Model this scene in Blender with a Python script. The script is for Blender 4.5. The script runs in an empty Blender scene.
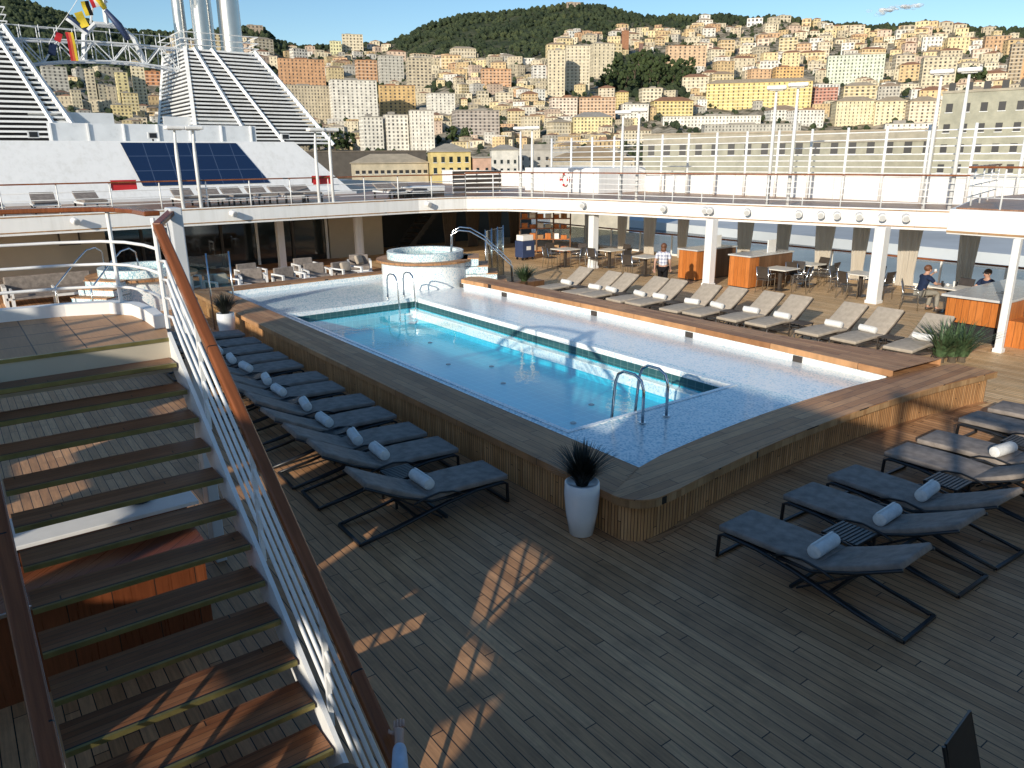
import bpy, bmesh, math, random
from mathutils import Vector, Matrix
random.seed(7)
PI = math.pi
scene = bpy.context.scene
COL = scene.collection
H = 4.4
RX = Vector((0.80246826, -0.5966316, -0.00868427))     # camera right / up / forward in world axes
RU = Vector((0.17737781, 0.22462621, 0.95816501))
RF = Vector((0.56972081, 0.7704374, -0.28608461))
FPX = 758.0

def bearing(u, y=157.0):
    """horizontal unit direction and slope for a compass bearing given as column u on the horizon"""
    d = RX * (u - 512) + RU * (384 - y) + RF * FPX
    h = math.hypot(d.x, d.y)
    return d.x / h, d.y / h, d.z / h

# ------------------------------------------------------------------ objects
def tag(o, label, cat, group=None):
    o['label'] = label; o['category'] = cat
    if group: o['group'] = group
    return o
def struct(o):
    o['kind'] = 'structure'; return o
def stuff(o, label=None, cat=None):
    o['kind'] = 'stuff'
    if label: o['label'] = label
    if cat: o['category'] = cat
    return o
def thing(name, label, cat, loc=(0, 0, 0), rz=0, group=None):
    o = bpy.data.objects.new(name, None); COL.objects.link(o)
    o.location = loc; o.rotation_euler = (0, 0, rz); o.empty_display_size = .2
    return tag(o, label, cat, group)
def kids(o):
    return KIDS.get(o, [])
KIDS = {}
def reg(o, parent):
    if parent is not None:
        o.parent = parent; KIDS.setdefault(parent, []).append(o)
    return o
def dup(root, loc, rz=0, label=None, group=None, parent=None):
    c = root.copy(); COL.objects.link(c); reg(c, parent)
    if loc is not None:
        c.location = loc; c.rotation_euler = (0, 0, rz)
    if label: c['label'] = label
    if group: c['group'] = group
    for k in kids(root): dup(k, None, parent=c)
    return c

class MB:
    def __init__(s): s.v = []; s.f = []; s.uv = {}
    def add(s, vs, fs, uvs=None):
        n = len(s.v); s.v += [tuple(p) for p in vs]
        for i, f in enumerate(fs):
            if uvs: s.uv[len(s.f)] = uvs[i]
            s.f.append(tuple(n + k for k in f))
        return s
    def box(s, x0, x1, y0, y1, z0, z1):
        return s.add([(x0,y0,z0),(x1,y0,z0),(x1,y1,z0),(x0,y1,z0),(x0,y0,z1),(x1,y0,z1),(x1,y1,z1),(x0,y1,z1)],
                     [(0,3,2,1),(4,5,6,7),(0,1,5,4),(1,2,6,5),(2,3,7,6),(3,0,4,7)])
    def cbox(s, c, d, rz=0):
        co, si = math.cos(rz), math.sin(rz); vs = []
        for z in (-.5, .5):
            for x, y in ((-.5,-.5),(.5,-.5),(.5,.5),(-.5,.5)):
                X, Y = x*d[0], y*d[1]
                vs.append((c[0]+X*co-Y*si, c[1]+X*si+Y*co, c[2]+z*d[2]))
        return s.add(vs, [(0,3,2,1),(4,5,6,7),(0,1,5,4),(1,2,6,5),(2,3,7,6),(3,0,4,7)])
    def bar(s, p, q, w, h, up=(0,0,1)):
        p, q = Vector(p), Vector(q); d = (q-p).normalized(); up = Vector(up)
        if abs(d.dot(up)) > .98: up = Vector((1,0,0))
        a = d.cross(up).normalized()*w/2; b = a.cross(d).normalized()*h/2
        vs = [p-a-b, p+a-b, p+a+b, p-a+b, q-a-b, q+a-b, q+a+b, q-a+b]
        return s.add(vs, [(0,3,2,1),(4,5,6,7),(0,1,5,4),(1,2,6,5),(2,3,7,6),(3,0,4,7)])
    def tube(s, pts, r, n=8, closed=False, rs=None):
        pts = [Vector(p) for p in pts]; m = len(pts); vs = []; prev = None
        for i, p in enumerate(pts):
            if closed: d = pts[(i+1) % m] - pts[i-1]
            else: d = pts[min(i+1, m-1)] - pts[max(i-1, 0)]
            d.normalize()
            if prev is None:
                up = Vector((0,0,1)) if abs(d.z) < .95 else Vector((1,0,0))
                a = d.cross(up).normalized()
            else:
                a = (prev - d*prev.dot(d)).normalized()
            prev = a; b = d.cross(a)
            rr = rs[i] if rs else r
            for k in range(n):
                t = 2*PI*k/n; vs.append(p + a*math.cos(t)*rr + b*math.sin(t)*rr)
        fs = []
        for i in range(m if closed else m-1):
            j = (i+1) % m
            for k in range(n): fs.append((i*n+k, i*n+(k+1) % n, j*n+(k+1) % n, j*n+k))
        if not closed: fs += [tuple(range(n))[::-1], tuple((m-1)*n+k for k in range(n))]
        return s.add(vs, fs)
    def lathe(s, prof, c=(0,0,0), n=24):
        vs = []
        for r, z in prof:
            for k in range(n):
                t = 2*PI*k/n; vs.append((c[0]+r*math.cos(t), c[1]+r*math.sin(t), c[2]+z))
        fs = []
        for i in range(len(prof)-1):
            for k in range(n): fs.append((i*n+k, i*n+(k+1) % n, (i+1)*n+(k+1) % n, (i+1)*n+k))
        fs += [tuple(range(n))[::-1], tuple((len(prof)-1)*n+k for k in range(n))]
        return s.add(vs, fs)
    def prism(s, poly, z0, z1):
        n = len(poly)
        vs = [(x,y,z0) for x,y in poly] + [(x,y,z1) for x,y in poly]
        return s.add(vs, [tuple(range(n))[::-1], tuple(range(n, 2*n))] + [(i,(i+1) % n,n+(i+1) % n,n+i) for i in range(n)])
    def strip(s, a, b):
        """ribbon of quads between two polylines"""
        n = len(a)
        return s.add(list(a)+list(b), [(i, i+1, n+i+1, n+i) for i in range(n-1)])
    def quad(s, *p): return s.add(p, [tuple(range(len(p)))])
    def ball(s, c, r, sc=(1,1,1), n=10, m=7):
        prof = []
        vs = [(c[0],c[1],c[2]-r*sc[2])]
        for i in range(1, m):
            a = -PI/2 + PI*i/m
            for k in range(n):
                t = 2*PI*k/n
                vs.append((c[0]+r*sc[0]*math.cos(a)*math.cos(t), c[1]+r*sc[1]*math.cos(a)*math.sin(t), c[2]+r*sc[2]*math.sin(a)))
        vs.append((c[0],c[1],c[2]+r*sc[2])); fs = []
        for k in range(n): fs.append((0, 1+(k+1) % n, 1+k))
        for i in range(m-2):
            for k in range(n): fs.append((1+i*n+k, 1+i*n+(k+1) % n, 1+(i+1)*n+(k+1) % n, 1+(i+1)*n+k))
        L = len(vs)-1
        for k in range(n): fs.append((L, 1+(m-2)*n+k, 1+(m-2)*n+(k+1) % n))
        return s.add(vs, fs)
    def build(s, name, mat, parent=None, smooth=False, bevel=0, seg=2, flip=True):
        me = bpy.data.meshes.new(name); me.from_pydata(s.v, [], s.f)
        if s.uv:
            uvl = me.uv_layers.new(name='UVMap')
            for p in me.polygons:
                if p.index in s.uv:
                    for li, uv in zip(p.loop_indices, s.uv[p.index]): uvl.data[li].uv = uv
        if flip:
            bm = bmesh.new(); bm.from_mesh(me); bmesh.ops.recalc_face_normals(bm, faces=bm.faces); bm.to_mesh(me); bm.free()
        me.materials.append(mat)
        o = bpy.data.objects.new(name, me); COL.objects.link(o); reg(o, parent)
        if smooth:
            me.polygons.foreach_set('use_smooth', [True]*len(me.polygons))
            if smooth == 'auto':
                mo = o.modifiers.new('e', 'EDGE_SPLIT'); mo.split_angle = math.radians(40)
        if bevel:
            mo = o.modifiers.new('b', 'BEVEL'); mo.width = bevel; mo.segments = seg; mo.limit_method = 'ANGLE'
            mo.angle_limit = math.radians(35)
        return o

# ------------------------------------------------------------------ materials
class NT:
    def __init__(s, name):
        s.m = bpy.data.materials.new(name); s.m.use_nodes = True; s.t = s.m.node_tree
        s.b = s.t.nodes['Principled BSDF']; s.out = s.t.nodes['Material Output']
    def n(s, typ, ins=None, **kw):
        nd = s.t.nodes.new(typ)
        for k, v in kw.items(): setattr(nd, k, v)
        for k, v in (ins or {}).items(): s.put(nd.inputs[k], v)
        return nd
    def put(s, sock, v):
        if isinstance(v, bpy.types.NodeSocket): s.t.links.new(v, sock)
        elif isinstance(v, bpy.types.Node): s.t.links.new(v.outputs[0], sock)
        else: sock.default_value = v
    def math(s, op, a, b=0.0, c=None, clamp=False):
        nd = s.n('ShaderNodeMath', operation=op, use_clamp=clamp); s.put(nd.inputs[0], a); s.put(nd.inputs[1], b)
        if c is not None: s.put(nd.inputs[2], c)
        return nd.outputs[0]
    def mix(s, f, a, b, typ='MIX'):
        nd = s.n('ShaderNodeMix', data_type='RGBA', blend_type=typ); s.put(nd.inputs[0], f)
        s.put(nd.inputs[6], a); s.put(nd.inputs[7], b); return nd.outputs[2]
    def noise(s, vec, scale, detail=3, rough=.55):
        nd = s.n('ShaderNodeTexNoise', {'Scale': scale, 'Detail': detail, 'Roughness': rough}); s.put(nd.inputs['Vector'], vec)
        return nd.outputs['Fac']
    def ramp(s, f, stops):
        nd = s.n('ShaderNodeValToRGB'); s.put(nd.inputs[0], f); e = nd.color_ramp.elements
        while len(e) < len(stops): e.new(.5)
        for k, (p, c) in enumerate(stops):
            e[k].position = p; e[k].color = (*c, 1) if len(c) == 3 else c
        return nd.outputs[0]
    def coord(s, which='Object'): return s.n('ShaderNodeTexCoord').outputs[which]
    def scale(s, vec, sc):
        nd = s.n('ShaderNodeVectorMath', operation='MULTIPLY'); s.put(nd.inputs[0], vec); nd.inputs[1].default_value = sc
        return nd.outputs[0]
    def xyz(s, vec):
        nd = s.n('ShaderNodeSeparateXYZ'); s.put(nd.inputs[0], vec); return nd.outputs
    def comb(s, x, y, z=0.0):
        nd = s.n('ShaderNodeCombineXYZ'); s.put(nd.inputs[0], x); s.put(nd.inputs[1], y); s.put(nd.inputs[2], z); return nd.outputs[0]
    def white(s, vec):
        nd = s.n('ShaderNodeTexWhiteNoise'); s.put(nd.inputs[0], vec); return nd.outputs['Value']
    def bump(s, h, strength=.3, dist=.02):
        nd = s.n('ShaderNodeBump', {'Strength': strength, 'Distance': dist}); s.put(nd.inputs['Height'], h)
        s.put(s.b.inputs['Normal'], nd.outputs[0])
    def set(s, **kw):
        for k, v in kw.items():
            k = {'color': 'Base Color', 'rough': 'Roughness', 'metal': 'Metallic', 'spec': 'Specular IOR Level', 'coat': 'Coat Weight'}.get(k, k)
            if isinstance(v, tuple) and len(v) == 3: v = (*v, 1)
            s.put(s.b.inputs[k], v)
        return s.m
def c4(c): return (*c, 1)

def paint(name, col, rough=.4, var=.12, scale=3., metal=0., spec=.5, bump=0, bscale=40.):
    t = NT(name); co = t.coord()
    f = t.noise(co, scale, 5)
    dark = tuple(x*(1-var*1.6) for x in col); lite = tuple(min(1, x*(1+var*.5)) for x in col)
    c = t.ramp(f, [(.3, dark), (.65, lite)])
    if bump: t.bump(t.noise(co, bscale, 2), bump, .01)
    r = t.math('MULTIPLY_ADD', f, .2, rough-.1)
    return t.set(color=c, rough=r, metal=metal, spec=spec)

def planks(name, width, length, cols, axis='y', caulk=.04, caulk_col=(.02,.017,.015), rough=.55, bump=.25, grain=1.0, patchy=True, var=.5):
    """boards that run along one axis: one tone per board, dark caulked seams, staggered butt joints"""
    t = NT(name); X, Y, Z = t.xyz(t.coord())
    if axis == 'y': a, l = X, Y
    elif axis == 'x': a, l = Y, X
    elif axis == 'zx': a, l = t.math('SUBTRACT', X, Y), Z       # vertical slats
    p = t.math('DIVIDE', a, width); i = t.math('FLOOR', p); fr = t.math('FRACT', p)
    off = t.math('MULTIPLY', t.white(t.comb(i, 3.3)), .35)
    q = t.math('ADD', t.math('DIVIDE', l, length), t.math('ADD', t.math('MULTIPLY', i, .382), off))
    j = t.math('FLOOR', q); fq = t.math('FRACT', q)
    seam = t.math('GREATER_THAN', t.math('ABSOLUTE', t.math('SUBTRACT', fr, .5)), .5-caulk)
    butt = t.math('LESS_THAN', fq, .006/length*1.6)
    s = t.math('MAXIMUM', seam, butt)
    rnd = t.white(t.comb(i, j, 1.7))
    gv = t.comb(t.math('MULTIPLY', a, 28.), t.math('MULTIPLY', l, 1.6), t.math('MULTIPLY', i, 7.1))
    g = t.noise(gv, 1.6, 4, .6)
    tone = t.ramp(rnd, [(0, cols[0]), (.5, cols[1]), (1, cols[2])])
    tone = t.mix(.5*grain, tone, t.ramp(g, [(.3, (.35,.33,.31)), (.7, (1.15,1.12,1.08))]), 'MULTIPLY')
    if patchy:
        b = t.noise(t.coord(), .45, 4, .6)
        b2 = t.noise(t.coord(), 2.3, 6, .7)
        tone = t.mix(.45, tone, t.ramp(b2, [(.34,(.55,.54,.53)),(.5,(1,1,1)),(.7,(1.1,1.08,1.05))]), 'MULTIPLY')
        tone = t.mix(.55, tone, t.ramp(b, [(.3, (.62,.62,.64)), (.68, (1.12,1.1,1.06))]), 'MULTIPLY')
    c = t.mix(s, tone, c4(caulk_col))
    hgt = t.math('SUBTRACT', t.math('MULTIPLY', g, .25), s)
    t.bump(hgt, bump, .006)
    return t.set(color=c, rough=t.math('MULTIPLY_ADD', g, .25, rough-.12), spec=.35)

M = {}
M['deck'] = planks('teak_deck', .115, 2.6, [(.48,.25,.118),(.58,.31,.15),(.69,.39,.20)], 'y')
M['deck_sunlit'] = planks('sunlit_teak_deck', .115, 2.6, [(.66,.43,.22),(.76,.52,.28),(.84,.60,.35)], 'y')  # lighter copy of the teak deck, sunlight put into the colour
M['deck_red'] = planks('varnished_deck', .09, 2.2, [(.33,.17,.09),(.42,.22,.12),(.48,.27,.15)], 'x', rough=.4)
M['tread'] = planks('stair_tread_wood', .06, 3.1, [(.21,.082,.038),(.28,.12,.055),(.34,.155,.075)], 'x', caulk=.03, rough=.38)
M['slat'] = planks('teak_slats', .055, 3.0, [(.50,.25,.10),(.62,.33,.14),(.72,.41,.19)], 'zx', caulk=.09, patchy=True, bump=.5)
M['cop_y'] = planks('teak_coping_long', .15, 1.95, [(.40,.195,.085),(.50,.26,.12),(.60,.335,.165)], 'y', caulk=.02)
M['cop_x'] = planks('teak_coping_cross', .15, 1.7, [(.40,.195,.085),(.50,.26,.12),(.60,.335,.165)], 'x', caulk=.02)
M['nose'] = planks('coping_edge', .09, 1.9, [(.36,.20,.09),(.45,.27,.13),(.52,.33,.17)], 'y', caulk=.0)
M['rail'] = planks('varnished_handrail', .2, 2.5, [(.20,.062,.022),(.24,.078,.028),(.28,.095,.036)], 'y', caulk=.0, rough=.22, patchy=False, bump=.03)
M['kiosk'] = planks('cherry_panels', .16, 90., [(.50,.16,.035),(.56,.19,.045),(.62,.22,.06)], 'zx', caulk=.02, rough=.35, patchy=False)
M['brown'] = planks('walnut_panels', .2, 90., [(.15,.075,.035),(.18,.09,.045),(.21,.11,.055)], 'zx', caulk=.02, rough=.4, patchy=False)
M['redwood'] = planks('mahogany', .35, 90., [(.17,.05,.02),(.2,.06,.024),(.23,.075,.03)], 'zx', caulk=.012, rough=.3, patchy=False)
def hull_white():
    t = NT('white_ship_paint'); co = t.coord()
    streak = t.noise(t.scale(co,(5,5,.35)), 1., 5, .65); big = t.noise(co, .6, 4)
    c = t.ramp(t.math('ADD', t.math('MULTIPLY', streak, .6), t.math('MULTIPLY', big, .4)), [(.3,(.66,.655,.63)),(.5,(.78,.78,.77)),(.7,(.82,.82,.81))])
    t.bump(t.noise(co, 2.2, 2), .12, .03)
    return t.set(color=c, rough=t.math('MULTIPLY_ADD', big, .25, .22))
M['white'] = hull_white()
M['white_fab'] = paint('white_laminate', (.80,.79,.77), .5, .05, 4)
M['cream'] = paint('cream_panel', (.52,.46,.36), .5, .08, .8)
M['grey_post'] = paint('pale_grey_paint', (.62,.64,.66), .3, .06, 2)
M['steel'] = paint('polished_steel', (.66,.67,.68), .18, .05, 6, metal=1.)
M['silver'] = paint('brushed_silver', (.62,.62,.61), .35, .1, .6, metal=.85)
M['black'] = paint('black_powder_coat', (.018,.019,.022), .38, .2, 9)
M['bronze'] = paint('dark_bronze_frame', (.06,.048,.04), .4, .15, 9)
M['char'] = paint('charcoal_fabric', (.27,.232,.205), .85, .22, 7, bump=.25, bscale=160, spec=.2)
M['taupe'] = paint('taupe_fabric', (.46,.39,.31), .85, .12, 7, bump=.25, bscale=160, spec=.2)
M['towel'] = paint('white_terry', (.80,.79,.76), .95, .08, 22, bump=.6, bscale=190, spec=.1)
def cloth_thin():
    t = NT('beige_curtain'); co = t.coord(); c = t.ramp(t.noise(t.scale(co,(6,6,.4)),1.,3), [(.3,(.66,.59,.49)),(.7,(.78,.71,.61))])
    df = t.n('ShaderNodeBsdfDiffuse'); t.put(df.inputs[0], c); tl = t.n('ShaderNodeBsdfTranslucent'); t.put(tl.inputs[0], c)
    mx = t.n('ShaderNodeMixShader'); mx.inputs[0].default_value = .45; t.put(mx.inputs[1], df.outputs[0]); t.put(mx.inputs[2], tl.outputs[0]); t.put(t.out.inputs[0], mx.outputs[0]); return t.m
M['curtain'] = cloth_thin()
M['dcurtain'] = paint('brown_curtain', (.12,.095,.075), .85, .1, 3, spec=.1)
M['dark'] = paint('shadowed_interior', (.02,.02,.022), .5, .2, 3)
M['pot'] = paint('glazed_white_pot', (.74,.75,.76), .12, .04, 4)
M['soil'] = paint('potting_soil', (.03,.022,.016), .9, .3, 20)
M['leafdark'] = paint('dark_grass_blades', (.018,.022,.016), .5, .4, 12)
M['leaf'] = paint('green_blades', (.07,.12,.055), .45, .4, 12)
M['red'] = paint('red_vinyl', (.55,.025,.03), .45, .1, 5)
M['blue'] = paint('navy_paint', (.03,.05,.12), .5, .1, 5)
M['stone'] = paint('grey_counter', (.55,.55,.54), .25, .08, 5)
M['tabletop'] = paint('pale_tabletop', (.76,.72,.64), .35, .08, 5)
M['brass'] = paint('nosing_strip', (.27,.235,.09), .35, .15, 8, metal=.6)
M['yellow'] = paint('yellow_flag', (.75,.55,.04), .8, .08, 5)
M['orange'] = paint('orange_rubber', (.7,.14,.05), .5, .1, 8)
M['skin'] = paint('skin', (.50,.29,.21), .5, .08, 14, spec=.3)
M['navy_cloth'] = paint('navy_cotton', (.022,.034,.075), .9, .2, 12, spec=.1)
M['khaki'] = paint('grey_khaki_cotton', (.30,.28,.24), .9, .15, 12, spec=.1)
M['blackcloth'] = paint('black_cotton', (.015,.014,.016), .9, .2, 12, spec=.1)
M['palecloth'] = paint('pale_blue_cotton', (.50,.53,.60), .9, .12, 12, spec=.1)
M['hair'] = paint('brown_hair', (.07,.038,.02), .6, .35, 30)
M['hair2'] = paint('auburn_hair', (.15,.06,.028), .6, .3, 30)
M['lampglass'] = paint('lamp_lens', (.75,.74,.70), .2, .05, 8)

def plaid():
    t = NT('checked_shirt'); X, Y, Z = t.xyz(t.coord())
    a = t.math('GREATER_THAN', t.math('FRACT', t.math('MULTIPLY', t.math('ADD', X, Y), 9.)), .55)
    b = t.math('GREATER_THAN', t.math('FRACT', t.math('MULTIPLY', Z, 9.)), .55)
    f = t.math('MULTIPLY', t.math('ADD', a, b), .5)
    return t.set(color=t.mix(f, c4((.72,.72,.76)), c4((.24,.26,.36))), rough=.9, spec=.1)
M['plaid'] = plaid()

def mosaic(name, stops, tile=.03):
    t = NT(name); co = t.coord()
    nd = t.n('ShaderNodeVectorMath', operation='SNAP'); t.put(nd.inputs[0], co); nd.inputs[1].default_value = (tile, tile, tile)
    w = t.white(nd.outputs[0]); big = t.noise(co, 1.3, 4)
    c = t.ramp(t.math('ADD', w, t.math('MULTIPLY', t.math('SUBTRACT', big, .5), .5)), stops)
    t.bump(t.noise(co, 5., 3), .25, .02)
    return t.set(color=c, rough=.16, spec=.6)
M['mosaic'] = mosaic('pool_mosaic', [(0,(.22,.44,.55)),(.25,(.44,.62,.69)),(.5,(.66,.77,.79)),(.85,(.81,.87,.87))])
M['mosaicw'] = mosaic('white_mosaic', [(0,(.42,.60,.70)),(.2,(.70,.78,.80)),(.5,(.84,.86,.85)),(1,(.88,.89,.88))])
def pooltile(name, col, line, sz):
    t = NT(name); co = t.coord(); X, Y, Z = t.xyz(co)
    def ln(a): return t.math('GREATER_THAN', t.math('ABSOLUTE', t.math('SUBTRACT', t.math('FRACT', t.math('DIVIDE', a, sz)), .5)), .455)
    m = t.math('MAXIMUM', t.math('MAXIMUM', ln(X), ln(Y)), ln(Z))
    v = t.ramp(t.noise(co, .5, 4), [(.3, tuple(k*.82 for k in col)), (.7, col)])
    return t.set(color=t.mix(t.math('MULTIPLY', m, .55), v, c4(line)), rough=.3)
M['pooltile'] = pooltile('turquoise_tile', (.006,.50,.68), (.10,.64,.78), .24)
M['bandtile'] = pooltile('green_band_tile', (.035,.11,.12), (.16,.25,.25), .2)
def water(name, tint=(.90,.99,1), bump=.05, sc=1.5):
    t = NT(name); co = t.coord()
    h = t.math('ADD', t.noise(co, sc, 3), t.math('MULTIPLY', t.noise(co, sc*3.1, 2), .35))
    bp = t.n('ShaderNodeBump', {'Strength': bump, 'Distance': .1}); t.put(bp.inputs['Height'], h)
    fr = t.n('ShaderNodeFresnel', {'IOR': 1.33}); t.put(fr.inputs['Normal'], bp.outputs[0])
    tr = t.n('ShaderNodeBsdfTransparent', {'Color': c4(tint)})
    gl = t.n('ShaderNodeBsdfGlossy', {'Color': (1,1,1,1), 'Roughness': .04}); t.put(gl.inputs['Normal'], bp.outputs[0])
    mx = t.n('ShaderNodeMixShader'); t.put(mx.inputs[0], t.math('MULTIPLY', fr.outputs[0], .26)); t.put(mx.inputs[1], tr.outputs[0]); t.put(mx.inputs[2], gl.outputs[0])
    t.put(t.out.inputs[0], mx.outputs[0]); return t.m
M['water'] = water('pool_water')
def glass(name, tint, refl=1.0, rough=.02):
    t = NT(name); lw = t.n('ShaderNodeFresnel', {'IOR': 1.45})
    tr = t.n('ShaderNodeBsdfTransparent', {'Color': c4(tint)}); gl = t.n('ShaderNodeBsdfGlossy', {'Roughness': rough})
    mx = t.n('ShaderNodeMixShader'); t.put(mx.inputs[0], t.math('MULTIPLY', lw.outputs[0], refl)); t.put(mx.inputs[1], tr.outputs[0]); t.put(mx.inputs[2], gl.outputs[0])
    t.put(t.out.inputs[0], mx.outputs[0]); return t.m
M['glass'] = glass('clear_glass', (.86,.90,.89), .8)
M['darkglass'] = paint('tinted_window_glass', (.012,.022,.026), .06, .2, .7, spec=.9)
def solar():
    t = NT('blue_panels'); X, Y, Z = t.xyz(t.coord())
    a = t.math('GREATER_THAN', t.math('ABSOLUTE', t.math('SUBTRACT', t.math('FRACT', t.math('DIVIDE', X, .95)), .5)), .48)
    b = t.math('GREATER_THAN', t.math('ABSOLUTE', t.math('SUBTRACT', t.math('FRACT', t.math('DIVIDE', Z, .62)), .5)), .475)
    m = t.math('MULTIPLY', t.math('MAXIMUM', a, b), .5)
    return t.set(color=t.mix(m, c4((.012,.028,.075)), c4((.09,.13,.22))), rough=.25)
M['solar'] = solar()
def sea():
    t = NT('harbour_water'); co = t.coord()
    t.bump(t.noise(co, .25, 5, .65), .5, 1.)
    return t.set(color=(.012,.035,.062), rough=.22, spec=.5)
M['sea'] = sea()
M['quay'] = paint('quay_concrete', (.50,.53,.55), .8, .18, .03)
def terrain():
    t = NT('wooded_hillside'); co = t.coord()
    a = t.noise(co, .012, 6, .65); b = t.noise(co, .06, 5, .75)
    c = t.ramp(t.math('ADD', t.math('MULTIPLY', a, .6), t.math('MULTIPLY', b, .4)), [(.36,(.02,.03,.018)),(.5,(.045,.058,.03)),(.62,(.10,.10,.06)),(.75,(.20,.18,.13))])
    at = t.n('ShaderNodeAttribute', attribute_name='town'); tw = t.ramp(b, [(.38,(.05,.06,.035)),(.47,(.20,.17,.12)),(.55,(.40,.34,.25)),(.66,(.52,.46,.36))])
    c = t.mix(at.outputs['Fac'], c, tw)
    return t.set(color=c, rough=.95, spec=.1)
M['terrain'] = terrain()
def facade(name, dark=(.05,.05,.055), wu=3.1, wv=3.3, attr=None):
    t = NT(name); uv = t.coord('UV'); U, V, _ = t.xyz(uv)
    fu = t.math('FRACT', t.math('DIVIDE', U, wu)); fv = t.math('FRACT', t.math('DIVIDE', V, wv))
    oj = t.n('ShaderNodeObjectInfo').outputs['Random']
    a = t.math('LESS_THAN', t.math('ABSOLUTE', t.math('SUBTRACT', fu, .5)), t.math('MULTIPLY_ADD', oj, .14, .13))
    b = t.math('LESS_THAN', t.math('ABSOLUTE', t.math('SUBTRACT', fv, .52)), .28)
    cell = t.white(t.comb(t.math('FLOOR', t.math('DIVIDE', U, wu)), t.math('FLOOR', t.math('DIVIDE', V, wv))))
    m = t.math('MULTIPLY', t.math('MULTIPLY', a, b), t.math('MULTIPLY_ADD', cell, .45, .55))
    oi = t.n('ShaderNodeAttribute', attribute_name=attr).outputs['Color'] if attr else t.n('ShaderNodeObjectInfo').outputs['Color']
    st = t.ramp(t.noise(t.coord(), .12, 5, .6), [(.3,(.70,.69,.68)),(.7,(1.08,1.06,1.04))])
    sill = t.math('MULTIPLY', t.math('LESS_THAN', fv, .13), t.math('MULTIPLY', t.math('GREATER_THAN', t.math('FRACT', t.math('MULTIPLY', oj, 7.3)), .5), .55))
    c = t.mix(1., oi, st, 'MULTIPLY'); c = t.mix(sill, c, c4((.75,.72,.66))); c = t.mix(m, c, c4(dark))
    return t.set(color=c, rough=.8, spec=.2)
M['facade'] = facade('stucco_facade')
M['facade_far'] = facade('far_stucco_facade', attr='tone')
def tint(name, rough=.85):
    t = NT(name); oi = t.n('ShaderNodeObjectInfo').outputs['Color']
    st = t.ramp(t.noise(t.coord(), .3, 5, .65), [(.3,(.72,.72,.72)),(.7,(1.08,1.06,1.05))])
    return t.set(color=t.mix(1., oi, st, 'MULTIPLY'), rough=rough, spec=.2)
M['tint'] = tint('tinted_stucco')
def foliage(name, a, b):
    t = NT(name); co = t.coord()
    f = t.math('ADD', t.math('MULTIPLY', t.noise(co, .16, 4, .7), .5), t.math('MULTIPLY', t.noise(co, .011, 4, .6), .5))
    c = t.ramp(f, [(.36, a), (.5, tuple((p+q)/2 for p,q in zip(a,b))), (.58, b), (.68, (b[0]*1.35,b[1]*1.15,b[2]))])
    return t.set(color=c, rough=.9, spec=.1)
M['woods'] = foliage('woodland', (.02,.032,.022), (.062,.078,.038))
M['tree'] = foliage('tree_foliage', (.022,.035,.018), (.075,.10,.04))
M['bark'] = paint('bark', (.10,.075,.05), .9, .3, 6)
# ================================================================== DECK AND POOL
ZU = 2.75                                     # upper deck floor
ORD = ['nearest','second','third','fourth','fifth','sixth','seventh','eighth','ninth','tenth','eleventh','twelfth','thirteenth','fourteenth','fifteenth','sixteenth']
def sheet(name, mat, z, rects):
    m = MB()
    for x0,x1,y0,y1 in rects: m.quad((x0,y0,z),(x1,y0,z),(x1,y1,z),(x0,y1,z))
    return m
PX0, PX1, PY0, PY1 = 6.0, 13.6, 6.0, 24.2
o = sheet('deck', None, 0, [(-9,PX0,-12,36.5),(PX1,14.6,-12,36.5),(PX0,PX1,-12,PY0),(PX0,PX1,PY1,36.5)]).build('pool_deck', M['deck']); struct(o)

struct(sheet('d', None, 0, [(14.6,27.4,-12,36.5)]).build('sunlit_pool_deck', M['deck_sunlit']))  # right part of the same deck, painted lighter as if in sun
pool = thing('swimming_pool', 'long raised swimming pool with teak sides and blue mosaic shelf', 'pool', (9.9, 14, 0))
L = lambda x, y, z=0: (x-9.9, y-14, z)
def arcY(x, base, dip):                       # near edge bows slightly inward
    t = (x-5.9)/9.0; return base + dip*4*t*(1-t)
near_out = [(14.9-0.6*k, arcY(14.9-.6*k, 5.52, .42)) for k in range(15)]          # x 14.9 .. 6.5
corner = [(6.2-.32*math.sin(a), 5.94-.34*math.cos(a)) for a in [PI/2*k/14 for k in range(0,15)]]
# wall outline: near edge from right to left, rounded corner, then along the left side, far end
wall_line = near_out + corner + [(5.88, 9), (5.88, 14), (5.88, 19), (5.88, 23.9), (6.1, 24.3), (9, 24.35), (13.8, 24.35)]
m = MB()
a = [L(x,y,0.0) for x,y in wall_line]; b = [L(x,y,.5) for x,y in wall_line]
m.strip(a, b)
m.strip([L(14.9,5.52,0), L(14.9,6.5,0), L(14.1,6.9,0), L(14.02,24.35,0)], [L(14.9,5.52,.5), L(14.9,6.5,.5), L(14.1,6.9,.5), L(14.02,24.35,.5)])
m.build('slatted_wall', M['slat'], pool, flip=False, smooth='auto')
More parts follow.
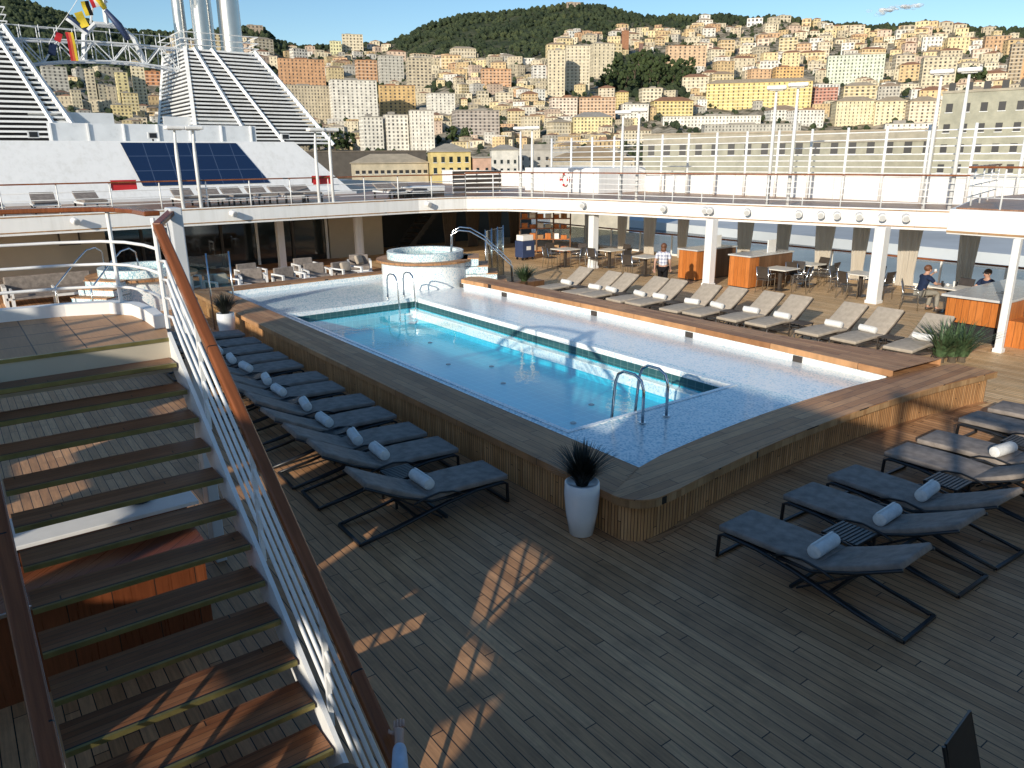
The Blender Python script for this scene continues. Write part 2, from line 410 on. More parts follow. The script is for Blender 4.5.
# plinth strip along the foot
m = MB(); m.strip([L(x-.0,y-.09,.012) for x,y in near_out+corner[:4]], [L(x,y+.02,.012) for x,y in near_out+corner[:4]])
m.build('foot_trim', M['cop_x'], pool, flip=False)
def coping(outer, inner, mat, name, z0=.5, z1=.6):
    m = MB(); n = len(outer)
    m.strip([L(*p,z1) for p in outer], [L(*p,z1) for p in inner])
    m.strip([L(*p,z0) for p in outer], [L(*p,z1-.001) for p in outer])
    m.strip([L(*p,z1-.001) for p in inner], [L(*p,.40 if z1 < .65 else .0) for p in inner])
    m.strip([L(*p,z0) for p in inner], [L(*p,z0) for p in outer])
    return m.build(name, mat, pool, flip=False)
no = [(14.95-.6*k, arcY(14.95-.6*k, 5.40, .36)) for k in range(15)]
ni = [(max(14.95-.6*k, 6.60), arcY(14.95-.6*k, 6.17, .40) if k < 14 else 6.24) for k in range(15)]
cop = no + [(6.2-.42*math.sin(a), 5.87-.40*math.cos(a)) for a in [PI/2*k/14 for k in range(1,15)]]
coi = ni + [(6.60, 6.24)]*14
coping(cop, coi, M['cop_x'], 'near_coping')
coping([(5.78,5.87),(5.78,12),(5.78,18),(5.78,24.35)], [(6.62,6.24),(6.62,12),(6.62,18),(6.62,23.6)], M['cop_y'], 'side_coping')
coping([(13.22,6.42),(13.32,9),(13.32,14),(13.2,19),(13.1,20.4)], [(14.75,6.30),(14.15,9),(14.1,14),(14.0,19),(13.9,20.9)], M['cop_y'], 'far_side_coping', .57, .69)
coping([(5.78,24.4),(9,24.4),(12.9,24.4)], [(6.68,23.6),(9,23.7),(12.9,23.9)], M['cop_x'], 'end_coping')
# rim face of the coping, deck side
m = MB(); m.strip([L(x,y-.004,.49) for x,y in cop], [L(x,y-.004,.585) for x,y in cop]); m.build('coping_edge', M['nose'], pool, flip=False)
# bright mosaic upstand on the far long side and the far end
m = MB(); R_ = [(13.346,6.6),(13.346,9),(13.346,14),(13.196,19),(13.096,20.4)]
m.strip([L(x+.02,y,.41) for x,y in R_], [L(x+.02,y,.565) for x,y in R_])
E_ = [(6.68,23.596),(9,23.69),(12.9,23.89)]
m.strip([L(x,y,.41) for x,y in E_], [L(x,y,.56) for x,y in E_])
m.build('mosaic_upstand', M['mosaicw'], pool, flip=False)
# wet shelf
DX0, DX1, DY0, DY1 = 7.12, 10.98, 8.2, 19.7
ZS = .42
m = MB()
for x0,x1,y0,y1 in ((6.5,DX0,5.9,24),(DX0,DX1,5.9,DY0),(DX0,DX1,DY1,24),(DX1,11.25,5.9,24)):
    m.quad(L(x0,y0,ZS),L(x1,y0,ZS),L(x1,y1,ZS),L(x0,y1,ZS))
m.build('mosaic_shelf', M['mosaic'], pool)
m = MB(); m.quad(L(11.25,5.9,ZS),L(14.0,5.9,ZS),L(14.0,24,ZS),L(11.25,24,ZS)); m.build('sunlit_mosaic_shelf', M['mosaicw'], pool)  # whiter tile puts the sunlight on this side into the colour
m = MB()   # pale kerb line around the deep basin
for x0,x1,y0,y1 in ((DX0-.08,DX0,DY0-.08,DY1+.08),(DX1,DX1+.1,DY0-.08,DY1+.08),(DX0,DX1,DY0-.08,DY0),(DX0,DX1,DY1,DY1+.08)):
    m.box(x0-9.9,x1-9.9,y0-14,y1-14,ZS-.1,ZS+.014)
m.build('basin_kerb', M['mosaicw'], pool)
m = MB(); FZ = -.34
m.strip([L(DX0,DY0,FZ),L(DX1,DY0,FZ),L(DX1,DY1,FZ),L(DX0,DY1,FZ),L(DX0,DY0,FZ)], [L(DX0,DY0,.14),L(DX1,DY0,.14),L(DX1,DY1,.14),L(DX0,DY1,.14),L(DX0,DY0,.14)])
m.quad(L(DX0,DY0,FZ),L(DX1,DY0,FZ),L(DX1,DY1,FZ),L(DX0,DY1,FZ))
m.build('deep_basin', M['pooltile'], pool, flip=False)
m = MB(); e = .003
m.strip([L(DX0,DY0,.14),L(DX1,DY0,.14),L(DX1,DY1,.14),L(DX0,DY1,.14),L(DX0,DY0,.14)], [L(DX0,DY0,ZS-.1),L(DX1,DY0,ZS-.1),L(DX1,DY1,ZS-.1),L(DX0,DY1,ZS-.1),L(DX0,DY0,ZS-.1)])
m.build('tile_band', M['bandtile'], pool, flip=False)
m = MB(); m.box(DX1-.17-9.9, DX1-.002-9.9, DY0+.02-14, DY1-.02-14, -.12, .10); m.build('bench_ledge', M['mosaicw'], pool)
m = MB(); m.quad(L(DX0+.002,DY0+.002,.22),L(DX1-.002,DY0+.002,.22),L(DX1-.002,DY1-.002,.22),L(DX0+.002,DY1-.002,.22)); m.build('water_surface', M['water'], pool)
for x,y in ((8.0,12.2),(9.3,12.9),(9.9,14.2),(9.2,15.0),(8.4,16.8),(9.8,10.6),(8.8,10.0),(10.0,17.2)):
    MB().lathe([(.06,FZ+.006),(.06,FZ+.02),(.04,FZ+.03)], L(x,y), 12).build('floor_drain', M['black'], pool)
for y in (8.4,11.2,14.4,18.2,20.4):
    x = 13.34 if y < 15 else 13.34-.15*(y-14)/5
    MB().cbox(L(x-.012-.02*(y>18),y,.485),(.03,.2,.12)).build('skimmer_grille', M['bronze'], pool)
def ladder(x, y, ax, s=1):
    """pair of bent steel grab rails; ax is the direction they point into the water"""
    for d in (-.27,.27):
        m = MB(); px, py = -ax[1]*d, ax[0]*d
        prof = [(-.42,ZS),(-.42,.95),(-.36,1.1),(-.22,1.17),(.02,1.17),(.14,1.1),(.2,.95),(.26,.35),(.28,-.15)]
        m.tube([L(x+px+ax[0]*k, y+py+ax[1]*k, z) for k,z in prof], .024, 8); m.build('grab_rail', M['steel'], pool, smooth=True)
        MB().lathe([(.06,ZS+.015),(.06,ZS+.03)], L(x+px-ax[0]*.42,y+py-ax[1]*.42), 12).build('rail_flange', M['steel'], pool)
    for z in (.02,-.18):
        MB().bar(L(x-ax[1]*-.27+ax[0]*.26, y+ax[0]*-.27+ax[1]*.26, z), L(x-ax[1]*.27+ax[0]*.26, y+ax[0]*.27+ax[1]*.26, z), .08,.03).build('ladder_step', M['steel'], pool)
ladder(8.5, 8.15, (0,1)); ladder(10.62, 19.75, (0,-1))

# ------------------------------------------------------------------ hot tubs
def hot_tub(x, y, label, rz, u=0.):
    t = thing('hot_tub', label, 'hot tub', (x,y,0), rz, 'round tiled hot tubs')
    MB().lathe([(1.45,0),(1.45,.92+u),(1.3,.92+u)],(0,0,0),40).build('mosaic_drum', M['mosaicw'], t, smooth='auto')
    MB().lathe([(1.5,.92+u),(1.62,.93+u),(1.62,1.0+u),(1.25,1.0+u)],(0,0,0),40).build('wooden_rim', M['cop_x'], t, smooth='auto')
    MB().lathe([(1.26,.99+u),(1.26,1.24+u),(1.06,1.24+u),(1.06,.7+u)],(0,0,0),40).build('tiled_ring', M['mosaic'], t, smooth='auto')
    m = MB(); m.v = [(1.07*math.cos(2*PI*k/32),1.07*math.sin(2*PI*k/32),1.1+u) for k in range(32)]; m.f = [tuple(range(32))]; m.build('water_surface', M['water'], t)
    for k in range(5):
        m = MB(); m.box(1.2,2.95-.3*k,-.6,.6,(.2+u*.2)*k+.02,(.2+u*.2)*(k+1)); sp = m.build('step', M['mosaic'], t); MB().box(2.6-.3*k,2.97-.3*k,-.62,.62,(.2+u*.2)*(k+1)+.002,(.2+u*.2)*(k+1)+.035).build('tread', M['cop_x'], sp)
    for s in (-.6,.6):
        m = MB(); m.tube([(2.9,s,.2),(2.85,s,1.0),(1.95,s,1.62+u),(1.5,s,1.88+u),(1.15,s,1.92+u),(.9,s,1.78+u),(.85,s,1.2)], .024, 8); m.build('handrail', M['steel'], t, smooth=True)
    return t
hot_tub(12.75, 22.0, 'white mosaic hot tub with steps at the far end of the pool', math.radians(-34), .26)
hot_tub(4.9, 26.2, 'blue mosaic hot tub glimpsed behind the stair landing railing', math.radians(-140))

# ------------------------------------------------------------------ loungers
def sweep(prof, thick, w):
    """closed cushion swept along a side profile (x,z), width w in y"""
    up = []; lo = []; n = len(prof)
    for i,(x,z) in enumerate(prof):
        p = prof[max(i-1,0)]; q = prof[min(i+1,n-1)]; dx, dz = q[0]-p[0], q[1]-p[1]; l = math.hypot(dx,dz)
        up.append((x-dz/l*thick, z+dx/l*thick)); lo.append((x,z))
    m = MB(); vs = []
    for s in (-w/2, w/2):
        vs += [(x,s,z) for x,z in lo] + [(x,s,z) for x,z in up]
    fs = []; k = 2*n
    for i in range(n-1):
        fs += [(i,i+1,k+i+1,k+i), (n+i,k+n+i,k+n+i+1,n+i+1), (i,n+i,n+i+1,i+1), (k+i,k+i+1,k+n+i+1,k+n+i)]
    fs += [(0,k,k+n,n), (n-1,2*n-1,k+2*n-1,k+n-1)]
    return m.add(vs, fs)
def make_lounger(name, label, group, fab, frame, steep):
    """foot end at x=0, head towards +x"""
    t = thing(name, label, 'sun lounger', (0,0,0), 0, group); W = .66
    seat = [(0,.325),(.3,.335),(.7,.345),(1.0,.335),(1.18,.325)]
    bx, bz = (.78, .50) if steep else (.83, .40)
    back = [(1.19,.33),(1.19+bx*.3,.33+bz*.27),(1.19+bx*.65,.33+bz*.62),(1.19+bx,.33+bz)]
    sweep(seat,.075,W-.02).build('seat_cushion', M[fab], t, bevel=.022, seg=3, smooth=True)
    bc = sweep(back,.075,W-.02).build('back_cushion', M[fab], t, bevel=.022, seg=3, smooth=True)
    for s in (-W/2, W/2):
        m = MB()                                         # long rail: foot, seat, then down to the floor behind the head
        m.tube([(.02,s,.02),(.03,s,.28),(.09,s,.315),(.5,s,.31),(.95,s,.25),(1.65,s,.10),(2.12,s,.03)], .022, 7)
        m.build('side_rail', M[frame], t, smooth=True)
        m = MB(); m.tube([(.75,s*.97,.32),(1.15,s*.97,.33),(1.19+bx*.5,s*.97,.31+bz*.5),(1.19+bx,s*.97,.33+bz)], .019, 7)
        m.build('back_rail', M[frame], t, smooth=True)
        m = MB(); m.bar((1.0,s*.9,.06),(1.19+bx*.62,s*.9,.31+bz*.6),.022,.022); m.build('back_strut', M[frame], t)
        m = MB(); m.bar((.85,s*.93,.27),(2.08,s*.93,.035),.025,.02); m.build('runner', M[frame], t)
    for p in ((.02,.025),(.1,.30)): MB().bar((p[0],-W/2,p[1]),(p[0],W/2,p[1]),.035,.03).build('cross_bar', M[frame], t)
    for p in ((2.12,.03),(1.35,.16),(.95,.06)): MB().bar((p[0],-W/2,p[1]),(p[0],W/2,p[1]),.035,.032).build('cross_bar', M[frame], t)
    m = MB(); m.box(.08,1.15,-W/2+.02,W/2-.02,.308,.322); m.build('sling_deck', M[frame], t)
    if not steep:
        for s in (-W/2-.012, W/2+.012):
            m = MB(); m.tube([(.72,s,.33),(.86,s,.40),(1.05,s,.43),(1.25,s,.40),(1.4,s,.36)], .014, 6); m.build('arm_rail', M[frame], t, smooth=True)
    return t
def make_towel(lab, group):
    o = MB()
    n = 18
    prof = [(.0,-.2),(.058,-.22),(.074,-.21),(.079,-.17),(.077,0),(.079,.17),(.074,.21),(.058,.22),(.0,.22)]
    vs = []
    for r,z in prof[1:-1]:
        for k in range(n):
            t = 2*PI*k/n; vs.append((r*math.cos(t), z, r*math.sin(t)))
    fs = []; K = len(prof)-2
    for i in range(K-1):
        for k in range(n): fs.append((i*n+k, i*n+(k+1) % n, (i+1)*n+(k+1) % n, (i+1)*n+k))
    fs += [tuple(range(n)), tuple((K-1)*n+k for k in range(n))]
    o.add(vs, fs)
    # loose outer flap
    o.add([(.081*math.cos(a), y, .081*math.sin(a)+.004) for a in (2.2,2.0,1.7) for y in (-.213,.213)] , [(0,1,3,2),(2,3,5,4)])
    ob = o.build('rolled_towel', M['towel'], smooth='auto')
    return tag(ob, lab, 'towel', group)
def make_side_table(label, group, frame):
    t = thing('side_table', label, 'side table', (0,0,0), 0, group)
    m = MB()
    m.box(-.21,.21,-.21,.21,.39,.405)
    for k in range(9): m.box(-.21,.21,-.2+.047*k-.006,-.2+.047*k+.022,.405,.414)
    m.build('table_top', M[frame], t)
    for x in (-.19,.19):
        for y in (-.19,.19):
            MB().box(x-.013,x+.013,y-.013,y+.013,0,.39).build('leg', M[frame], t)
    return t
G = {'left': 'charcoal loungers along the left side of the pool', 'near': 'charcoal loungers at the near end of the pool', 'far': 'taupe loungers along the far right side of the pool'}
def towel_at(x, y, rz, lab, grp, first=[None], z=.478, d=1.08):
    d += random.uniform(-.07,.05); j = random.uniform(-.06,.06); loc = (x+math.cos(rz)*d-math.sin(rz)*j, y+math.sin(rz)*d+math.cos(rz)*j, z); rr = rz+random.uniform(-.22,.22)
    if first[0] is None:
        first[0] = make_towel(lab, grp); first[0].location = loc; first[0].rotation_euler = (0,0,rr); return
    dup(first[0], loc, rr, lab, grp)
# left row: feet at x=5.4 towards the pool, heads at -x
proto = None; tproto = None; k = 0
ys = [7.78, 8.98, 9.82, 10.85, 11.7, 12.78, 13.62, 14.8, 15.65, 16.6, 17.42, 18.45]
for k, y in enumerate(ys):
    lab = '%s charcoal lounger from the viewer in the row left of the pool' % ('nearest' if k == 0 else ORD[k])
    loc = (5.47+random.uniform(-.04,.04), y, 0); rz = PI+random.uniform(-.055,.055)
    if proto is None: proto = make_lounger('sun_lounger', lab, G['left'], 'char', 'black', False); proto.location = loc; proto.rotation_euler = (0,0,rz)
    else: dup(proto, loc, rz, lab, G['left'])
    towel_at(loc[0], loc[1], rz, 'white rolled towel on the %s charcoal lounger of the left row' % ORD[k], 'towels on the left loungers')
for k, y in enumerate((8.38, 10.33, 12.24, 14.2, 16.12)):
    lab = '%s small dark side table between the charcoal loungers of the left row' % ORD[k]
    if tproto is None: tproto = make_side_table(lab, 'dark side tables between the left loungers', 'black'); tproto.location = (4.35, y, 0)
    else: dup(tproto, (4.35, y, 0), 0, lab, 'dark side tables between the left loungers')
# near row: feet at y=4.88 towards the pool, heads at -y
xs = [6.80, 8.08, 9.05, 10.42, 11.28, 12.72, 13.6]
for k, x in enumerate(xs):
    lab = '%s charcoal lounger from the left at the near end of the pool' % ('first' if k == 0 else ORD[k])
    rz = -PI/2+random.uniform(-.045,.045)
    dup(proto, (x, 4.88+random.uniform(-.03,.03), 0), rz, lab, G['near'])
    if k != 3:
        towel_at(x, 4.88, rz, 'white rolled towel on the %s charcoal lounger at the near pool end' % ('first' if k == 0 else ORD[k]), 'towels on the near loungers')
for k, x in enumerate((7.45, 9.73, 12.0)):
    dup(tproto, (x, 3.85, 0), 0, '%s dark side table from the left between the near end loungers' % ('first' if k == 0 else ORD[k]), 'dark side tables between the near loungers')
# far row, taupe: feet towards the pool at x=15.2..16.1, heads at +x
FAR = [(15.15,18.85),(15.2,17.65),(15.3,16.95),(15.45,15.9),(15.5,15.15),(15.55,13.85),(15.65,13.12),(15.8,12.1),(15.85,11.25),(15.95,9.9),(15.95,8.98),(16.1,7.8)]
fp = None; ft = None
for k, (x,y) in enumerate(FAR[::-1]):
    lab = '%s taupe lounger from the viewer in the sunlit row right of the pool' % ORD[k]
    rz = random.uniform(-.06,.06)
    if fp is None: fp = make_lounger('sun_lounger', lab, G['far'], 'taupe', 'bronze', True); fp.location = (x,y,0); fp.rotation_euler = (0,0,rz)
    else: dup(fp, (x,y,0), rz, lab, G['far'])
    towel_at(x, y, rz, 'white rolled towel lying on the %s taupe lounger of the sunlit row' % ORD[k], 'towels on the taupe loungers')
for k, y in enumerate((8.4, 10.58, 12.6, 14.5, 16.42, 18.25)):
    lab = '%s bronze side table between the taupe loungers of the sunlit row' % ORD[k]
    x = 17.0 - .08*(y-8)
    if ft is None: ft = make_side_table(lab, 'bronze side tables between taupe loungers', 'bronze'); ft.location = (x,y,0)
    else: dup(ft, (x,y,0), 0, lab, 'bronze side tables between taupe loungers')

# ------------------------------------------------------------------ planters and plants
def blades(m, n, h, spread, w, c=(0,0,0), seed=1):
    r = random.Random(seed)
    for i in range(n):
        a = r.uniform(0,2*PI); s = spread*math.sqrt(r.uniform(.01,1)); hh = h*r.uniform(.65,1.05)*(1-.25*s/spread)
        bx, by = c[0]+.25*s*math.cos(a)*.6, c[1]+.25*s*math.sin(a)*.6
        px, py = -math.sin(a), math.cos(a); prev = None; rows = []
        for k in range(5):
            t = k/4; q = s*t**1.7; z = c[2]+hh*(t-.18*t*t*(s/spread)); ww = w*(1-t)**.7*.5+.001
            x, y = bx+q*math.cos(a), by+q*math.sin(a)
            rows.append(((x+px*ww,y+py*ww,z),(x-px*ww,y-py*ww,z)))
        m.add([p for rw in rows for p in rw], [(2*k,2*k+1,2*k+3,2*k+2) for k in range(4)])
    return m
def planter(x, y, label, s=1.0, mat='leafdark', n=420):
    t = thing('potted_plant', label, 'potted plant', (x,y,0), 0, 'white pots with spiky grass by the pool')
    MB().lathe([(.13*s,0),(.15*s,.01),(.2*s,.3*s),(.222*s,.55*s),(.215*s,.70*s),(.2*s,.71*s),(.19*s,.66*s)],(0,0,0),32).build('pot', M['pot'], t, smooth=True)
    MB().lathe([(.192*s,.64*s),(.05,.655*s)],(0,0,0),20).build('soil', M['soil'], t)
    blades(MB(), n, .66*s, .42*s, .022, (0,0,.64*s), int(x*10)).build('spiky_foliage', M[mat], t, flip=False)
planter(5.63, 6.22, 'white pot of dark spiky grass at the near corner of the pool', .97)
planter(5.42, 19.5, 'white pot of dark spiky grass at the far left pool corner', 1.0)
t = thing('yucca_plant', 'green spiky yucca beside the sunlit lounger and the wooden bar', 'plant', (17.35,7.2,0))
for k,(dx,dy) in enumerate(((-.18,.16),(.2,-.12),(.02,.0))):
    MB().lathe([(.09,0),(.06,.15),(.05,.3)],(dx,dy,0),10).build('stem', M['bark'], t)
    blades(MB(), 85, .95, .85, .055, (dx,dy,.14), 11+k).build('leaf_rosette', M['leaf'], t, flip=False)
t = thing('box_planter', 'low wooden box with a green tufted plant beside glass screen', 'plant', (15.9,20.6,0))
MB().box(-.55,.55,-.3,.3,0,.34).build('box', M['brown'], t, bevel=.01)
blades(MB(), 260, .75, .55, .04, (-.1,0,.3), 5).build('tufted_foliage', M['leaf'], t, flip=False)

# ================================================================== STAIRCASE
XS0, XS1 = .02, 1.60; YT = 7.80; RUN, RISE = .291, .1958
st = thing('staircase', 'open tread wooden staircase with white stringers leading up to the landing', 'staircase', (.8, 5.8, 0))
S = lambda x,y,z: (x-.8, y-5.8, z)
for k in range(1,14):
    yn = YT-k*RUN; z = ZU-k*RISE
    tr = MB().box(XS0+.03-.8, XS1-.02-.8, yn+.012-5.8, yn+.315-5.8, z-.045, z).build('tread', M['tread'], st)
    MB().box(XS0+.03-.8, XS1-.02-.8, yn-.012-5.8, yn+.012-5.8, z-.035, z+.003).build('nosing_strip', M['brass'], tr)
    MB().box(XS0+.03-.8, XS1-.02-.8, yn+.012-5.8, yn+.026-5.8, z, z+.004).build('grip_strip', M['black'], tr)
for x in (XS0-.02, XS1):
    m = MB(); pts = [(YT+.0, ZU+.05),(YT-14*RUN-.05, -.0+.03),(YT-14*RUN-.05,0),(YT-13*RUN+.28,0),(YT+.0,ZU-.32)]
    vs = [S(x,y,z) for y,z in pts] + [S(x+.035,y,z) for y,z in pts]; n = len(pts)
    m.add(vs, [tuple(range(n)),tuple(range(2*n-1,n-1,-1))]+[(i,n+i,n+(i+1)%n,(i+1)%n) for i in range(n)])
    m.build('stringer', M['white'], st)
sl = RISE/RUN
def railpt(x, off, y): return S(x, y, ZU+off-(YT-y)*sl)
for x in (XS0-.05, XS1+.06):
    if x > 1:
        m = MB(); top = [(7.92,1.26),(7.6,1.10)]
        m.bar(railpt(x,1.02,3.15), railpt(x,1.02,7.85), .095,.085); m.build('handrail', M['rail'], st, bevel=.02, seg=3)
    else:
        m = MB(); m.bar(railpt(x,.84,2.6), railpt(x,.84,6.2), .12,.085); m.build('handrail', M['rail'], st, bevel=.02, seg=3)
    for off in (.18,.36,.54,.72):
        if x < 1 and off > .6: continue
        MB().tube([railpt(x,off,3.0), railpt(x,off,7.5), railpt(x,off+.05,7.75), S(x,7.95,ZU+off-.0)] if x>1 else [railpt(x,off,2.6), railpt(x,off,6.2)], .016, 8).build('mid_rail', M['white'], st, smooth=True)
    for y in ((3.3,4.5,5.7,6.9) if x > 1 else (3.4,4.8,6.15)):
        MB().bar(railpt(x,-.1,y), railpt(x,.98 if x>1 else .82,y), .035,.035).build('baluster', M['white'], st)
# diagonal white bracing bars along the outside of the rail
# landing
ld = thing('stair_landing', 'sunlit tiled landing with white curb and railing at the stair top', 'landing', (-1.5, 8.8, ZU))
K = lambda x,y,z: (x+1.5, y-8.8, z-ZU)
edge = [(1.62,7.80),(1.68,8.2),(1.72,8.8),(1.66,9.3),(1.45,9.62),(1.0,9.78),(.4,9.85),(-1,9.85),(-5.9,9.85)]
m = MB(); poly = edge + [(-5.9,7.80)]
def slab(m, poly, z0, z1, T):
    n = len(poly); vs = [T(x,y,z0) for x,y in poly]+[T(x,y,z1) for x,y in poly]
    return m.add(vs, [tuple(range(n))[::-1], tuple(range(n,2*n))]+[(i,(i+1)%n,n+(i+1)%n,n+i) for i in range(n)])
def tilefloor():
    t = NT('teak_tiles'); X,Y,Z = t.xyz(t.coord())
    def ln(a, s): return t.math('GREATER_THAN', t.math('ABSOLUTE', t.math('SUBTRACT', t.math('FRACT', t.math('DIVIDE', a, s)), .5)), .485)
    mm = t.math('MAXIMUM', ln(X,.40), ln(Y,.55))
    w = t.white(t.comb(t.math('FLOOR', t.math('DIVIDE', X,.4)), t.math('FLOOR', t.math('DIVIDE', Y,.55))))
    g = t.noise(t.scale(t.coord(), (60,3,1)), 1., 3)
    c = t.mix(.4, t.ramp(w, [(0,(.40,.21,.095)),(1,(.52,.29,.14))]), t.ramp(g, [(.3,(.6,.58,.55)),(.7,(1.1,1.1,1.1))]), 'MULTIPLY')
    return t.set(color=t.mix(mm, c, c4((.05,.035,.025))), rough=.55)
M['tilefloor'] = tilefloor()
slab(m, poly, ZU-.03, ZU, K); m.build('tiled_floor', M['tilefloor'], ld)
m = MB(); slab(m, [(x, y-.02 if y<8 else y) for x,y in poly], ZU-.34, ZU-.034, K); m.build('deck_beam', M['cream'], ld)
m = MB(); m.bar(K(-5.9,7.785,ZU-.015), K(1.62,7.785,ZU-.015), .03,.035); m.build('nosing_strip', M['brass'], ld)
inner = [(1.60,8.3),(1.60,8.8),(1.55,9.22),(1.38,9.48),(.96,9.64),(.4,9.70),(-5.9,9.70)]
m = MB(); out2 = edge[1:]; 
a0 = [K(x,y,ZU) for x,y in inner]; a1 = [K(x,y,ZU+.13) for x,y in inner]; b1 = [K(x,y,ZU+.13) for x,y in [(1.7,8.3),(1.72,8.8),(1.66,9.3),(1.45,9.62),(1.0,9.78),(.4,9.85),(-5.9,9.85)]]; b0=[(x,y,z-.4) for x,y,z in b1]
m.strip(a0,a1); m.strip(a1,b1); m.strip(b1,b0); m.quad(a0[0],a1[0],b1[0],(b1[0][0],b1[0][1],b1[0][2]-.13)); m.build('curb', M['white_fab'], ld, flip=False)
mid = [(1.66,7.85),(1.72,8.3),(1.70,8.8),(1.60,9.26),(1.41,9.55),(.98,9.71),(.4,9.78),(-5.9,9.80)]
for off in (.30,.55,.80): MB().tube([K(x,y,ZU+off) for x,y in mid[1:]], .017, 8).build('mid_rail', M['white'], ld, smooth=True)
m = MB()
for i in range(1,len(mid)-1): m.bar(K(*mid[i],ZU+1.15), K(*mid[i+1],ZU+1.15), .15,.05)
m.build('wooden_cap', M['rail'], ld, bevel=.012)
MB().tube([K(1.71,8.25,ZU+.0),K(1.71,8.25,ZU+1.0),K(1.715,8.3,ZU+1.1)], .024, 8).build('rail_post', M['white'], ld)
for x,y in ((1.5,9.44),(.1,9.79),(-1.2,9.79),(-2.5,9.79),(-3.8,9.8)):
    MB().tube([K(x,y,ZU+.1),K(x,y,ZU+1.13)], .022, 8).build('rail_post', M['white'], ld)
m = MB(); m.box(1.86+1.5,1.98+1.5,8.2-8.8,8.42-8.8,-ZU,1.2); m.build('newel_post', M['grey_post'], ld, bevel=.012)
MB().bar(K(1.66,7.9,ZU+1.06), K(1.92,8.3,ZU+1.17), .08,.05).build('rail_return', M['rail'], ld, bevel=.01)

# counter below the stairs
ct = thing('towel_counter', 'wooden counter with white top standing in the shade under the staircase', 'counter', (.4,7.3,0))
MB().box(-1.6,1.22,.25,.95,1.06,1.10).build('white_top', M['white_fab'], ct, bevel=.006)
MB().box(-1.55,1.12,.35,.85,0,1.06).build('back_cabinet', M['redwood'], ct)
MB().box(-1.55,1.12,-.55,.25,.86,.90).build('work_top', M['redwood'], ct, bevel=.005)
MB().box(-1.5,1.05,-.45,.3,0,.86).build('front_cabinet', M['redwood'], ct)
MB().bar((-1.5,-.57,.9),(1.05,-.57,.9),.03,.03).build('steel_edge', M['steel'], ct)
MB().lathe([(.1,1.105),(.12,1.13),(.05,1.16)],(.75,.6,0),16).build('call_bell', M['black'], ct)
# ================================================================== SHIP AROUND THE POOL
OUT = [(-6,28.4),(4,28.4),(10,28.4),(16.3,28.5),(18.4,28.05),(19.7,26.9),(20.5,24.9),(21.1,22.6),(21.9,18.4),(22.8,14.6),(23.7,11.4),(24.1,10.2)]
def offs(poly, d):
    """offset an open polyline to its right-hand side (outboard)"""
    r = []
    for i,(x,y) in enumerate(poly):
        p = poly[max(i-1,0)]; q = poly[min(i+1,len(poly)-1)]; dx,dy = q[0]-p[0], q[1]-p[1]; l = math.hypot(dx,dy)
        r.append((x-dy/l*d, y+dx/l*d))
    return r
FB = 2.2
m = MB(); poly = offs(OUT,.06) + [(28.6,9.6),(28.6,64),(-9,64),(-9,28.4)]
m.prism(poly, FB+.25, ZU-.012); struct(m.build('upper_deck_slab', M['white']))
m = MB(); m.prism(offs(OUT,.05)+[(28.5,9.7),(28.5,60),(-8.9,60),(-8.9,28.5)], ZU-.008, ZU); struct(m.build('upper_deck', M['deck_red']))
fa = thing('deck_fascia', 'curved white fascia running along the edge of the upper deck', 'fascia', (10,28.4,FB))
T = lambda x,y,z: (x-10, y-28.4, z-FB)
m = MB(); i2 = offs(OUT,.12)
m.strip([T(x,y,FB) for x,y in OUT],[T(x,y,ZU+.06) for x,y in OUT]); m.strip([T(x,y,ZU+.06) for x,y in OUT],[T(x,y,ZU+.06) for x,y in i2]); m.strip([T(x,y,FB) for x,y in i2],[T(x,y,FB) for x,y in OUT]); m.strip([T(x,y,ZU+.06) for x,y in i2],[T(x,y,FB) for x,y in i2])
m.build('fascia_board', M['white'], fa, flip=False)
for z,h,mt in ((FB+.07,.035,'nose'),(ZU-.01,.035,'nose')):
    o3 = offs(OUT,-.012); m = MB(); m.strip([T(x,y,z) for x,y in o3],[T(x,y,z+h) for x,y in o3]); m.strip([T(x,y,z+h) for x,y in o3],[T(x,y,z+h) for x,y in OUT]); m.build('trim_strip', M[mt], fa, flip=False)
o3 = offs(OUT,.45); m = MB(); m.strip([T(x,y,FB+.12) for x,y in OUT],[T(x,y,FB+.12) for x,y in o3]); m.strip([T(x,y,FB+.0) for x,y in o3],[T(x,y,FB+.25) for x,y in o3]); m.build('soffit', M['white'], fa, flip=False)
# corner of the near gallery, upper right
cg = thing('gallery_corner', 'white boxed gallery corner carried by a slim column above the wooden bar', 'gallery', (22,7,2.58))
m = MB(); m.prism([(-2.9,1.5),(-2.9,-3),(6.4,-3),(6.4,3),(1.9,3)], 0, .58); m.build('gallery_front', M['white'], cg, bevel=.02)
m = MB(); m.prism([(-2.92,1.49),(-2.92,-3),(6.4,-3),(6.4,2.98),(1.9,2.98)], .04, .085); m.build('trim_strip', M['nose'], cg)
m = MB(); m.prism([(-2.8,1.4),(-2.8,-3),(6.4,-3),(6.4,2.9),(1.9,2.9)], .581, .61); m.build('gallery_floor', M['deck_red'], cg)

